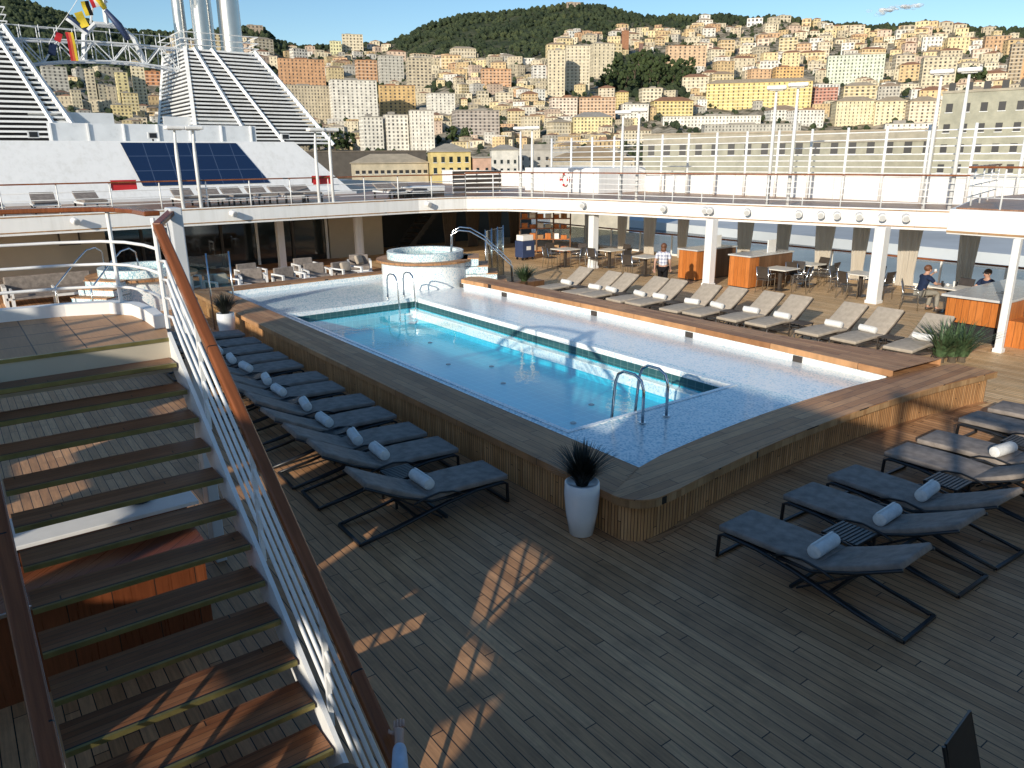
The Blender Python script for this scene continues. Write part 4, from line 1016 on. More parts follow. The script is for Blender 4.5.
# lounge seating at the far end
sc = None
seats = [(7.2,25.9,.3),(8.4,26.4,-.2),(9.5,25.9,.15),(10.7,26.3,-.1),(11.7,26.0,.25),(13.0,27.6,-.4),(8.8,27.8,.1),(11.0,28.0,0),(6.4,27.6,.5)]
for k,(x,y,rz) in enumerate(seats):
    lab = '%s white framed armchair from the left beyond the far pool end'%('first' if k==0 else ORD[k])
    if sc is None:
        sc = thing('lounge_armchair', lab, 'armchair', (x,y,0), rz, 'white framed lounge armchairs')
        for s in (-.42,.42):
            MB().box(s-.04,s+.04,-.4,.4,.56,.61).build('armrest', M['white'], sc, bevel=.01)
            for yy in (-.37,.37): MB().box(s-.035,s+.035,yy-.035,yy+.035,0,.56).build('leg', M['white'], sc)
        MB().box(-.38,.38,-.38,.38,.2,.26).build('seat_frame', M['white'], sc)
        MB().box(-.37,.37,-.38,.3,.262,.42).build('seat_cushion', M['char'], sc, bevel=.03)
        MB().box(-.37,.37,.3,.42,.3,.78).build('back_cushion', M['char'], sc, bevel=.03)
    else: dup(sc,(x,y,0),rz,lab,'white framed lounge armchairs')
for k,(x,y) in enumerate(((7.2,25.8),(11.7,25.9),(13.0,27.5))):
    ob = MB().cbox((0,0,0),(.44,.14,.36)).build('cushion', M['taupe'], None, bevel=.06, seg=3, smooth=True); ob.location = (x,y+.12,.62); ob.rotation_euler = (-.35,0,.3*k)
    tag(ob, '%s beige scatter cushion on a white armchair at the far pool end'%('left','middle','right')[k], 'cushion', 'beige scatter cushions')
for k,(x,y) in enumerate(((7.8,25.4),(10.1,25.4),(12.3,25.5))):
    t = thing('coffee_table','%s low white coffee table between the lounge armchairs'%('left','middle','right')[k],'coffee table',(x,y,0),0,'low white coffee tables')
    MB().box(-.3,.3,-.3,.3,.38,.42).build('table_top', M['white_fab'], t, bevel=.008)
    for sx in (-.26,.26):
        for sy in (-.26,.26): MB().box(sx-.025,sx+.025,sy-.025,sy+.025,0,.38).build('leg', M['white'], t)
db = thing('sofa', 'long dark sofa in a white frame before the cream lounge wall', 'sofa', (2.6,29.0,0))
MB().box(-1.3,1.3,-.5,.5,.2,.28).build('frame', M['white'], db); MB().box(-1.25,1.25,-.46,.3,.282,.46).build('seat_cushion', M['char'], db, bevel=.04); MB().box(-1.25,1.25,.3,.48,.3,.85).build('back_cushion', M['char'], db, bevel=.04)
for s in (-1.3,1.3): MB().box(s-.05,s+.05,-.5,.5,0,.62).build('arm_frame', M['white'], db)
db2 = thing('bench_seat', 'slatted white framed bench in front of the dark sofa', 'bench', (2.0,27.8,0))
MB().box(-.6,.6,-.4,.4,.36,.42).build('seat', M['char'], db2, bevel=.01)
for sx in (-.57,.57):
    for sy in (-.37,.37): MB().box(sx-.03,sx+.03,sy-.03,sy+.03,0,.58).build('leg', M['white'], db2)
for sx in (-.57,.57): MB().box(sx-.03,sx+.03,-.4,.4,.58,.63).build('armrest', M['white'], db2)
# black mesh chair, bottom right
bc = thing('mesh_chair', 'black mesh chair back poking in at the lower right corner', 'chair', (4.68,1.16,0), math.radians(186))
MB().box(-.24,.24,-.24,.24,.43,.46).build('seat', M['black'], bc, bevel=.012)
mm = MB(); mm.strip([(-.22,-.24,.46),(-.23,-.30,.66),(-.21,-.37,.90)],[(.22,-.24,.46),(.23,-.30,.66),(.21,-.37,.90)]); ob = mm.build('backrest', M['black'], bc, flip=False); so = ob.modifiers.new('s','SOLIDIFY'); so.thickness = .015
for sx in (-.23,.23):
    MB().tube([(sx,.24,0),(sx,.22,.45)],.014,6).build('front_leg', M['black'], bc); MB().tube([(sx,-.3,0),(sx,-.25,.45),(sx,-.38,.89)],.014,6).build('rear_leg', M['black'], bc)

# ================================================================== ADDED SHADOW WALL, OUT OF VIEW AT LEFT (shaped for the evening light and shade)
WX = -6.0
def wall_with_holes(y0,y1,ztop,holes):
    """added unseen shadow wall in the plane x = WX, openings left free"""
    ys = sorted({y0,y1,*[h[0] for h in holes],*[h[1] for h in holes],*[t[0] for t in ztop],*[t[1] for t in ztop]})
    zs = sorted({0.0,*[h[2] for h in holes],*[h[3] for h in holes],*[t[2] for t in ztop]})
    m = MB()
    for a,b in zip(ys,ys[1:]):
        for c,d in zip(zs,zs[1:]):
            cy,cz = (a+b)/2,(c+d)/2
            top = max([t[2] for t in ztop if t[0] <= cy <= t[1]], default=0)
            if cz > top or any(h[0]<cy<h[1] and h[2]<cz<h[3] for h in holes): continue
            m.box(-.06,.06,a,b,c,d)
    return m
SAZ, SEL = math.radians(25), math.radians(17.5)           # shadows run towards +x, slightly +y
tA, tE = math.tan(SAZ), math.tan(SEL)/math.cos(SAZ)
wt = thing('side_superstructure', 'added unseen wall with openings shaped to throw light patches on the deck', 'shadow caster', (WX,0,0))  # added out of view to shade the deck and shape its sun patches
holes = []
def patch(x0,x1,y0,y1,z=0):
    """opening whose light falls on the given piece of deck"""
    xm = (x0+x1)/2; holes.append((y0-tA*(xm-WX), y1-tA*(xm-WX), z+tE*(x0-WX), z+tE*(x1-WX)))
patch(3.55,4.95,5.6,6.2); patch(2.1,3.36,5.5,6.1); patch(1.6,3.4,4.1,5.1)
for y in (7.6,8.7,9.9,11.0,12.1,13.3,14.5): patch(2.5,4.2,y,y+.62)
for y in (9.2,10.3,11.5,12.7): patch(.2,2.2,y,y+.9)
patch(-1.0,.6,10.2,11.4); patch(-1,.3,8.5,9.5)
tops = [(-12.0,-2.6,6.0),(-2.6,1.4,6.3),(1.4,12.6,5.1),(12.6,17.2,4.4)]
wall_with_holes(-12,17.2,tops,holes).build('wall', M['white'], wt)
m = MB(); h3 = holes[2]; m.bar((0,h3[0],h3[3]+.05),(0,h3[1],h3[2]),.1,.22); m.build('patch_cut_bar', M['white'], wt)  # added bar that gives one light patch a slanted edge
for y in (4.75,5.3,5.9,6.5): MB().bar((0,y,5.1),(0,y,5.75),.07,.12).build('dapple_bar', M['white'], wt)  # added bars that stripe the sunlight on the landing
MB().bar((0,4.7,5.75),(0,6.55,5.75),.03,.04).build('shade_bar', M['white'], wt)  # added with them to shape the landing shadows
for y in (-7.0,-6.2,-5.3,-4.4,-3.6,-2.8): MB().bar((0,y,6.0),(0,y,6.9),.09,.16).build('dapple_bar', M['white'], wt)  # added bars that dapple the light at the near pool end
MB().bar((0,-8,6.9),(0,-2.6,6.9),.1,.14).build('dapple_top_bar', M['white'], wt)  # added bar closing the dapple row, unseen
ug = MB().box(-6,19,-9,-.75,2.5,2.74).build('near_gallery_deck', M['white']); struct(ug)

# ------------------------------------------------------------------ sky, sun, camera
w = bpy.data.worlds.new('World'); scene.world = w; w.use_nodes = True
nt = w.node_tree; bg = nt.nodes['Background']
sky = nt.nodes.new('ShaderNodeTexSky'); sky.sky_type = 'NISHITA'; sky.sun_disc = False
S_ = Vector((-math.cos(SEL)*math.cos(SAZ), -math.cos(SEL)*math.sin(SAZ), math.sin(SEL)))
sky.sun_elevation = SEL; sky.sun_rotation = math.atan2(S_.x, S_.y)
sky.altitude = 0; sky.air_density = 1.0; sky.dust_density = .3; sky.ozone_density = 2.1
hs = nt.nodes.new('ShaderNodeHueSaturation'); hs.inputs['Saturation'].default_value = 1.18; nt.links.new(sky.outputs[0], hs.inputs['Color']); nt.links.new(hs.outputs[0], bg.inputs[0]); bg.inputs[1].default_value = .148
sd = bpy.data.lights.new('sun', 'SUN'); sd.energy = 5; sd.angle = math.radians(.5); sd.color = (1,.91,.76)
so = bpy.data.objects.new('sun', sd); COL.objects.link(so); so.rotation_euler = S_.to_track_quat('Z','Y').to_euler()
cd = bpy.data.cameras.new('camera'); cam = bpy.data.objects.new('camera', cd); COL.objects.link(cam)
cd.sensor_width = 36; cd.lens = FPX/1024*36; cd.clip_end = 20000; cd.clip_start = .05
mt = Matrix((RX, RU, -RF)).transposed().to_4x4(); mt.translation = (0,0,H); cam.matrix_world = mt
scene.camera = cam
scene.view_settings.view_transform = 'Standard'; scene.view_settings.look = 'None'; scene.view_settings.exposure = 0
scene.render.resolution_x = 1024; scene.render.resolution_y = 768
scene.cycles.transparent_max_bounces = 16

# ================================================================== PEOPLE
def skin_mesh(name, J, edges, mat, parent, root=None, sub=2):
    """one continuous surface grown over a jointed skeleton"""
    names = list(J); idx = {n:i for i,n in enumerate(names)}
    me = bpy.data.meshes.new(name); me.from_pydata([J[n][0] for n in names], [(idx[a],idx[b]) for a,b in edges], [])
    o = bpy.data.objects.new(name, me); COL.objects.link(o)
    o.modifiers.new('s','SKIN'); sb = o.modifiers.new('u','SUBSURF'); sb.levels = sub; sb.render_levels = sub
    for n in names:
        v = me.skin_vertices[0].data[idx[n]]; r = J[n][1]; v.radius = r if isinstance(r,tuple) else (r,r)
        v.use_root = (n == (root or names[0]))
    dg = bpy.context.evaluated_depsgraph_get(); dg.update()
    nm = bpy.data.meshes.new_from_object(o.evaluated_get(dg)); o.modifiers.clear(); o.data = nm
    nm.polygons.foreach_set('use_smooth',[True]*len(nm.polygons)); nm.materials.clear(); nm.materials.append(mat)
    reg(o, parent); return o
def lerp(a,b,f): return tuple(a[i]*(1-f)+b[i]*f for i in range(3))
def person(label, loc, rz, P, top, legs, hair, shoes, grp=None, long_sleeve=False, long_hair=False, hand='L'):
    """P: joint positions in local space (person faces +y)"""
    t = thing('person', label, 'person', loc, rz, grp)
    J = {'pelvis':(P['pelvis'],(.135,.10)),'waist':(P['waist'],(.125,.095)),'chest':(P['chest'],(.15,.105)),'neckb':(P['neckb'],(.07,.065)),'neck':(P['neck'],.052),
         'headl':(P['headl'],(.068,.078)),'headm':(P['headm'],(.078,.098)),'headt':(P['headt'],(.06,.075))}
    E = [('pelvis','waist'),('waist','chest'),('chest','neckb'),('neckb','neck'),('neck','headl'),('headl','headm'),('headm','headt')]
    for s in 'LR':
        sh,el,wr,hp,kn,an = [P[k+s] for k in ('sh','el','wr','hp','kn','an')]
        J['sh'+s]=(sh,.058); J['el'+s]=(el,.042); J['wr'+s]=(wr,.028); J['hp'+s]=(hp,.088); J['kn'+s]=(kn,.058); J['an'+s]=(an,.04)
        d = Vector(wr)-Vector(el); d.normalize(); toe = P.get('toe'+s) or (an[0],an[1]+.15,max(.035,an[2]-.04))
        pm = Vector(wr)+d*.07; J['palm'+s]=(tuple(pm),(.04,.018)); J['toe'+s]=(toe,.035)
        E += [('neckb','sh'+s),('sh'+s,'el'+s),('el'+s,'wr'+s),('wr'+s,'palm'+s),('pelvis','hp'+s),('hp'+s,'kn'+s),('kn'+s,'an'+s),('an'+s,'toe'+s)]
    body = skin_mesh('body', J, E, M['skin'], t)
    # fingers, nose and ears are joined into the body mesh
    extra = MB()
    for s in 'LR':
        wr,el = Vector(P['wr'+s]),Vector(P['el'+s]); d = (wr-el).normalized(); side = P.get('side'+s); side = Vector(side) if side else d.cross(Vector((0,0,1))).normalized(); nrm = side.cross(d).normalized()
        if nrm.z > 0: nrm = -nrm
        pc = wr+d*.09
        for k,(off,ln) in enumerate(((-.027,.066),(-.009,.076),(.009,.072),(.026,.056))):
            b = pc+side*off; extra.tube([b-d*.02, b+d*ln*.45+nrm*.004, b+d*ln*.8+nrm*ln*.35, b+d*ln*.85+nrm*ln*.7],.008,6,rs=[.0095,.009,.008,.006])
        sgn = -1 if s=='L' else 1
        b = wr+d*.04-side*.03*1; extra.tube([b, b-side*.028+d*.025+nrm*.01, b-side*.03+d*.055+nrm*.025],.009,6,rs=[.012,.01,.007])
    hm = Vector(P['headm']); fw = Vector(P.get('face',(0,1,0))).normalized(); rt = fw.cross(Vector((0,0,1))).normalized(); upv = rt.cross(fw)
    extra.tube([hm+fw*.088+upv*.02, hm+fw*.112-upv*.022, hm+fw*.096-upv*.03],.012,6,rs=[.007,.014,.01])
    for s in (-1,1): extra.ball(hm+rt*s*.08-upv*.01,.03,(.45,.8,1.1),8,6)
    em = bpy.data.meshes.new('x'); em.from_pydata(extra.v,[],extra.f)
    bm = bmesh.new(); bm.from_mesh(body.data); bm.from_mesh(em); bmesh.ops.recalc_face_normals(bm,faces=bm.faces)
    for f in bm.faces: f.smooth = True
    bm.to_mesh(body.data); bm.free(); bpy.data.meshes.remove(em)
    for s in (-1,1): MB().ball(hm+rt*s*.032+fw*.087+upv*.012,.011,(1,1,.8),8,6).build('eye', M['black'], t, smooth=True)
    MB().tube([hm+rt*-.022+fw*.092-upv*.055, hm+fw*.098-upv*.057, hm+rt*.022+fw*.092-upv*.055],.006,6).build('mouth', M['red'], t, smooth=True)
    hr = MB(); n = 14
    hr.ball(hm+upv*.035-fw*.022,.108,(.9,1.02,.92),n,10)
    if long_hair: hr.ball(hm-fw*.05-upv*.07,.095,(.95,.7,1.1),n,8)
    h = hr.build('hair', M[hair], t, smooth=True)
    # clothes: same skeleton, a little thicker, ending at cuffs and hems
    g = .016
    TJ = {'pelvis':(lerp(P['pelvis'],P['waist'],.05),(.15+g,.112+g)),'waist':(P['waist'],(.135+g,.10+g)),'chest':(P['chest'],(.155+g,.108+g)),'neckb':(lerp(P['chest'],P['neckb'],.86),(.09,.085))}
    TE = [('pelvis','waist'),('waist','chest'),('chest','neckb')]
    for s in 'LR':
        end = lerp(P['el'+s],P['wr'+s],.88) if long_sleeve else lerp(P['sh'+s],P['el'+s],.75)
        TJ['sh'+s]=(P['sh'+s],.066+g*.6); TE.append(('neckb','sh'+s))
        if long_sleeve: TJ['el'+s]=(P['el'+s],.052+g*.5); TJ['cf'+s]=(end,.042); TE += [('sh'+s,'el'+s),('el'+s,'cf'+s)]
        else: TJ['cf'+s]=(end,.060); TE.append(('sh'+s,'cf'+s))
    skin_mesh('shirt', TJ, TE, M[top], t)
    LJ = {'pelvis':(lerp(P['pelvis'],P['waist'],.12),(.145+g,.108+g))}; LE = []
    for s in 'LR':
        LJ['hp'+s]=(P['hp'+s],.096+g*.5); LJ['kn'+s]=(P['kn'+s],.07+g*.4); LJ['cf'+s]=(lerp(P['kn'+s],P['an'+s],.92),.056)
        LE += [('pelvis','hp'+s),('hp'+s,'kn'+s),('kn'+s,'cf'+s)]
    skin_mesh('trousers', LJ, LE, M[legs], t)
    for s in 'LR':
        an = Vector(P['an'+s]); toe = Vector(P.get('toe'+s) or (an.x,an.y+.15,max(.035,an.z-.04)))
        b = an.copy(); b.z = toe.z+.005; mm = MB(); mm.tube([b-(toe-b)*.35, b, b+(toe-b)*.6, toe+(toe-b)*.15],.05,10,rs=[.035,.05,.048,.025]); mm.build('shoe', M[shoes], t, smooth=True)
    return t
def stand(h=1.70, stride=.0):
    k = h/1.70; q = lambda *a: tuple(x*k for x in a)
    return {'pelvis':q(0,0,.95),'waist':q(0,0,1.10),'chest':q(0,.0,1.29),'neckb':q(0,-.01,1.42),'neck':q(0,0,1.48),'headl':q(0,.02,1.545),'headm':q(0,.02,1.60),'headt':q(0,.01,1.655),
      'shL':q(-.185,-.01,1.385),'shR':q(.185,-.01,1.385),'elL':q(-.23,-.05,1.12),'elR':q(.23,-.05,1.12),'wrL':q(-.22,.10,.92),'wrR':q(.22,.10,.92),
      'hpL':q(-.09,0,.90),'hpR':q(.09,0,.90),'knL':q(-.10,.03+stride*.5,.50),'knR':q(.10,.03-stride*.3,.50),'anL':q(-.10,stride,.08),'anR':q(.10,-stride*1.1,.10+stride*.1)}
P = stand(1.68,.22); P['wrL']=(-.25,-.10,.90); P['elL']=(-.24,-.12,1.12)
person('woman with auburn hair in checked shirt and black trousers walking behind the loungers', (18.75,17.0,0), math.radians(-60), P, 'plaid','blackcloth','hair2','black', long_hair=True)
def sit(k=1.0):
    return {'pelvis':(0,0,.56),'waist':(0,.03,.70),'chest':(0,.09,.90),'neckb':(0,.11,1.03),'neck':(0,.125,1.09),'headl':(0,.155,1.155),'headm':(0,.16,1.215),'headt':(0,.15,1.27),
      'shL':(-.19,.10,.99),'shR':(.19,.10,.99),'elL':(-.25,.26,.80),'elR':(.25,.24,.80),'wrL':(-.12,.44,.83),'wrR':(.14,.44,.83),
      'hpL':(-.10,.06,.55),'hpR':(.10,.06,.55),'knL':(-.13,.46,.54),'knR':(.13,.46,.54),'anL':(-.14,.40,.08),'anR':(.14,.48,.08)}
P = sit(); P['elL']=(-.27,.30,.86); P['wrL']=(-.07,.35,1.06); P['elR']=(.24,.28,.82); P['wrR']=(.12,.50,.80)
man = person('seated man in navy polo shirt and grey khaki trousers drinking at the table', (22.52,10.48,0), math.radians(-118), P, 'navy_cloth','khaki','hair2','bronze')
ob = MB().lathe([(.026,0),(.034,.06),(.036,.11),(.032,.11),(.03,.02)],(0,0,0),14).build('drinking_cup', M['white_fab'], None, smooth='auto')
mw = Matrix.Translation((22.52,10.48,0)) @ Matrix.Rotation(math.radians(-118),4,'Z'); ob.location = mw @ Vector((-.02,.40,1.10)); tag(ob,'white cup held to the mouth of the seated man in navy polo','cup')
P = sit()
m2 = person('dark haired man with sunglasses in navy shirt seated behind the grey counter', (23.2,8.95,0), math.radians(72), P, 'navy_cloth','khaki','hair','black')
g2 = tag(MB().box(-.072,.072,.242,.256,1.212,1.242).build('worn_sunglasses', M['black'], None, bevel=.006),'dark sunglasses worn by the man seated behind the counter','sunglasses'); g2.location = (23.2,8.95,0); g2.rotation_euler = (0,0,math.radians(72))
# person on the stairs, right hand on the rail
P = stand(1.47)
P['shR']=(.17,.02,1.19); P['elR']=(.36,.17,1.06); P['wrR']=(.50,.47,1.11); P['elL']=(-.24,-.04,1.12)
P['sideR']=(1,-.2,0)
person('person with brown hair and pale sleeve at the stair foot, one hand on the rail', (1.13,2.95,.0), math.radians(-3), P, 'palecloth','khaki','hair','black', long_sleeve=True)

# ================================================================== HARBOUR AND CITY
def az_dir(u):
    a = math.atan((u-512)/791.0)                       # compass angle off the view axis
    fx, fy = RF.x, RF.y; l = math.hypot(fx,fy); fx/=l; fy/=l
    return fx*math.cos(a)+fy*math.sin(a), fy*math.cos(a)-fx*math.sin(a)
SKY = [(-1500,60),(-700,40),(-200,25),(0,14),(40,13),(62,19),(100,31),(140,41),(185,44),(232,41),(262,38),(278,41),(292,51),(312,56),(360,54),(395,53),(410,47),(440,34),(470,28),(510,25),(545,21),(572,18),(600,20),(640,29),(690,29),(720,28),(742,31),(770,29),(800,33),(860,38),(910,34),(960,39),(1024,41),(1300,50),(1800,70),(2600,110)]
def sky_y(u):
    for (a,ya),(b,yb) in zip(SKY,SKY[1:]):
        if a <= u <= b: return ya+(yb-ya)*(u-a)/(b-a)
    return 80
DT = [(-.6,230),(-.12,330),(0,420),(.12,560),(.27,750),(.47,1050),(.63,1450),(.80,2000),(1.0,2700)]
def slope_at(u, y):                                     # rise per metre of distance seen at row y (camera tilt included)
    k = math.hypot((u-512)/791.0,1); return (157.5+ (u-512)*-.009 - y)/758.0*.955/k*1.0
def f_to_d(f):
    for (a,da),(b,db_) in zip(DT,DT[1:]):
        if a <= f <= b: return da+(db_-da)*(f-a)/(b-a)
    return DT[-1][1] if f > 1 else DT[0][1]
def d_to_f(d):
    for (a,da),(b,db_) in zip(DT,DT[1:]):
        if da <= d <= db_: return a+(b-a)*(d-da)/(db_-da)
    return 1.0
SEA = -18.0
def ground(u, d):
    f = d_to_f(d); ys = sky_y(u); y = 190-(190-ys)*f
    z = H+d*slope_at(u,y)
    if d > 2700: z = H+2700*slope_at(u,ys)-(d-2700)*.12
    return max(z, -15.0) + (4*math.sin(u*.11)*math.sin(d*.013)+3*math.sin(u*.05+d*.02) if 700 < d < 2600 else 0)
m = MB(); us = [-1400+14*k for k in range(0,258)]; ds = [300,330,370,420,490,560,650,750,850,950,1050,1200,1330,1450,1600,1800,2000,2200,2400,2550,2700,2900,3300,4000]
for d in ds:
    for u in us:
        x,y = az_dir(u); m.v.append((x*d,y*d,ground(u,d) if d > 300 else -22))
far_q = MB(); far_q.prism([(164,-100),(700,-100),(700,320),(190,320),(182,150)],SEA-1,-15.6); struct(far_q.build('far_quay', M['quay']))
W_ = len(us)
for i in range(len(ds)-1):
    for j in range(W_-1): m.f.append((i*W_+j,i*W_+j+1,(i+1)*W_+j+1,(i+1)*W_+j))
TM = (m,us,ds)
m = MB(); m.quad((-6000,-6000,SEA),(6000,-6000,SEA),(6000,6000,SEA),(-6000,6000,SEA)); struct(m.build('harbour_water', M['sea']))
m = MB(); m.prism([(34,-60),(149,-60),(154,150),(34,150)],SEA-1,-15.6); struct(m.build('pier', M['quay']))

def brt(c): return tuple(min(.8,v*1.2) for v in c)
def bld(u0, u1, yt, yb, col, label, roofc=(.30,.17,.10), kind='flat', d=None, yaw=None, dep=None, name='apartment_building', grp=None, mat='facade', wins=0):
    """block standing on the hillside where its foot is seen at row yb"""
    uc = (u0+u1)/2; f = (190-yb)/(190-sky_y(uc)); d = d or f_to_d(f)
    k = math.hypot((uc-512)/791.0,1); wd = (u1-u0)/758.0*.955*d/k**0 * (1/k); dx,dy = az_dir(uc)
    zb = H+d*slope_at(uc,yb); zt = H+d*slope_at(uc,yt); h = max(zt-zb,3)
    dep = dep or max(9,min(wd*.7,22)); yaw = random.uniform(-.35,.35) if yaw is None else yaw
    bx,by = dx*(d+dep/2),dy*(d+dep/2)
    rz = math.atan2(-dx,dy)+yaw
    wsp = random.uniform(.9,1.4)*max(3.3,d*.0040); t = thing(name, label, 'building', (bx,by,zb), rz, grp)
    wd = wd/(math.cos(yaw)+.45*abs(math.sin(yaw)))
    a,b = wd/2,dep/2; lo = -14 if d > 430 else -8
    m = MB(); c = [(-a,-b),(a,-b),(a,b),(-a,b)]; 
    for i in range(4):
        p,q = c[i],c[(i+1)%4]; l = math.dist(p,q); nn = max(1,round(l/wsp)); uu = nn*3.1
        vh = max(1,round(h/max(3.3,d*.0036)))*3.3
        m.add([(*p,lo),(*q,lo),(*q,h),(*p,h)],[(0,1,2,3)],[[(0,lo*vh/h),(uu,lo*vh/h),(uu,vh),(0,vh)]])
    o = m.build('wall', M[mat], t, flip=False); o.color = (*(brt(col) if mat == 'facade' else col),1)
    m = MB()
    if kind == 'hip':
        e = .6; rh = min(a,b)*.42; m.add([(-a-e,-b-e,h),(a+e,-b-e,h),(a+e,b+e,h),(-a-e,b+e,h),(-a-e,-b-e,h+.35),(a+e,-b-e,h+.35),(a+e,b+e,h+.35),(-a-e,b+e,h+.35)],[(0,3,2,1),(0,1,5,4),(1,2,6,5),(2,3,7,6),(3,0,4,7)])
        r = max(0,a-b); m.add([(-a-e,-b-e,h+.35),(a+e,-b-e,h+.35),(a+e,b+e,h+.35),(-a-e,b+e,h+.35),(-r,0,h+.35+rh*1.1),(r+.01,0,h+.35+rh*1.1)],[(0,1,5,4),(1,2,5),(2,3,4,5),(3,0,4)])
    else:
        e = .3; m.box(-a-e,a+e,-b-e,b+e,h,h+.7)
        if wd > 9 and h > 9: q = random.uniform(-.5,.3)*a; m.box(q-a*.22,q+a*.3,-b*.4,b*.5,h+.7,h+random.uniform(2.2,3.6))
    o = m.build('roof', M['tint'], t); o.color = (*roofc,1)
    if wins:
        rows, n, w0, h0, z0, dz, wc = wins
        for r in range(rows):
            for i in range(n):
                x = -a+(i+.5)*2*a/n; z = z0+dz*r
                ww = MB().box(x-w0/2,x+w0/2,-b-.12,-b-.02,z,z+h0).build('window', M['darkglass'] if wc else M['dark'], t)
                MB().box(x-w0/2-.2,x+w0/2+.2,-b-.25,-b-.121,z-.25,z-.05).build('sill', M['white'], ww)
    return t
CREAM=(.56,.50,.37); YEL=(.62,.50,.22); OCH=(.55,.38,.18); ORA=(.52,.31,.18); PINK=(.55,.36,.27); WHT=(.66,.64,.58); GRY=(.42,.41,.37); BEI=(.50,.44,.33)
TIL=(.30,.16,.10); GRF=(.33,.31,.28)
KEY = [
 (288,334,66,94,ORA,'long orange palazzo with many windows right of the right funnel',TIL,'flat'),
 (336,383,85,126,WHT,'large pale block with dense windows right of centre-left hillside',GRF,'flat'),
 (290,336,90,126,BEI,'yellowish beige block below the long orange palazzo',GRF,'flat'),
 (384,420,90,120,OCH,'ochre and orange apartment block beside the large pale block',TIL,'flat'),
 (364,386,119,154,WHT,'left of three slim balcony towers by the shaded trees',GRF,'flat'),
 (388,411,117,153,WHT,'middle of three slim balcony towers by the shaded trees',GRF,'flat'),
 (413,437,113,151,WHT,'right of three slim balcony towers by the shaded trees',GRF,'flat'),
 (363,384,67,88,ORA,'small orange block with a dark right side above the pale block',TIL,'flat'),
 (385,410,63,88,GRY,'grey brown block with ribbon windows above the ochre block',GRF,'flat'),
 (412,437,65,94,BEI,'tall beige block with a shaded right side in the left middle',GRF,'flat'),
 (431,458,97,116,WHT,'white house with tall windows above the slim towers',GRF,'flat'),
 (455,502,113,142,(.40,.35,.31),'long mauve grey building in shade behind the dark trees',GRF,'flat'),
 (484,514,75,94,ORA,'row of orange terraced blocks left of centre',TIL,'flat'),
 (549,566,58,102,CREAM,'left tall cream tower of the central cluster',GRF,'flat'),
 (566,590,54,98,CREAM,'middle tall cream tower of the central cluster',GRF,'flat'),
 (590,613,52,84,CREAM,'right tall cream tower of the central cluster',GRF,'flat'),
 (551,578,101,122,(.66,.56,.46),'pale pink block at the foot of the central cluster',TIL,'flat'),
 (579,616,101,122,(.52,.36,.24),'brown orange block left of the white domed house',TIL,'flat'),
 (573,613,119,138,(.64,.56,.32),'yellow cream house with green shutters above the hip roofed quay house',GRF,'hip'),
 (616,628,96,112,YEL,'small bright yellow house below the park trees',TIL,'hip'),
 (620,648,107,124,WHT,'white house with domed roof below the park trees',GRF,'flat'),
 (650,692,104,120,YEL,'low yellow house with brown roof under the park wall',TIL,'hip'),
 (704,806,87,112,YEL,'very long yellow palazzo with rows of dark windows',(.40,.33,.24),'hip'),
 (662,703,54,74,(.58,.42,.28),'brownish block behind the park trees',TIL,'flat'),
 (680,706,82,98,CREAM,'cream villa with tiled roof right of the park trees',TIL,'hip'),
 (820,874,62,90,(.55,.60,.50),'wide pale green block with ribbon balconies',GRF,'flat'),
 (768,797,73,90,(.62,.40,.18),'orange block with dark windows left of the wide pale green block',TIL,'flat'),
 (912,944,64,93,CREAM,'tall cream apartment block behind the right lamps',GRF,'flat'),
 (830,870,104,126,(.62,.55,.38),'left building of the long row with arcaded top floor',(.4,.33,.24),'hip'),
 (872,901,104,126,(.62,.55,.38),'middle building of the long row with arcaded top floor',(.4,.33,.24),'hip'),
 (903,934,104,127,(.62,.53,.40),'right building of the long row with arcaded top floor',(.4,.33,.24),'hip'),
 (884,930,125,140,WHT,'white waterfront house with evenly spaced windows at right',GRF,'flat'),
 (996,1008,52,92,(.36,.29,.20),'slender brown tower at the right edge',GRF,'flat'),
 (1006,1030,64,88,(.55,.33,.18),'orange block cut by the right photo edge',TIL,'flat'),
 (800,832,92,112,(.42,.20,.15),'dark red block right of the long yellow palazzo',TIL,'flat'),
 (660,760,118,128,WHT,'long low white house in front of the yellow palazzo',GRF,'flat'),
 (700,800,126,142,GRY,'grey blocky warehouse in front of the long low white house',GRF,'flat'),
 (84,93,94,114,CREAM,'leftmost sunlit tower between the funnels',GRF,'flat'),
 (101,109,75,112,CREAM,'tallest slim tower between the funnels, lit on its edge',GRF,'flat'),
 (110,119,89,113,CREAM,'cream block right of the tallest slim tower between the funnels',GRF,'flat'),
 (119,128,91,114,BEI,'beige block at the middle between the funnels',GRF,'flat'),
 (130,141,78,112,(.62,.54,.30),'yellowish stepped tower between the funnels',GRF,'flat'),
 (133,148,97,116,(.62,.52,.28),'broad yellow block low between the funnels',GRF,'flat'),
 (146,158,68,112,(.60,.53,.36),'tall cream double tower left of the right funnel',GRF,'flat'),
 (158,173,77,90,(.55,.26,.13),'orange topped block just left of the right funnel',TIL,'flat'),
 (122,140,108,121,(.62,.52,.28),'low yellow block just above the ribbed parapet',GRF,'flat'),
 (60,82,73,95,GRY,'grey block in shade beside the left funnel',GRF,'flat'),
 (90,105,75,92,GRY,'grey block in shade on the slope between the funnels',GRF,'flat'),
 (262,277,36,42,(.34,.28,.22),'stone fort on the left hilltop',GRF,'flat'),
 (566,580,16,20,(.34,.28,.22),'small fort on the central wooded hilltop',GRF,'flat'),
 (352,372,44,60,CREAM,'cream block on the ridge left of the wooded hill',GRF,'flat'),
 (340,351,50,62,(.60,.58,.36),'yellow green villa on the ridge left of the wooded hill',GRF,'flat'),
]
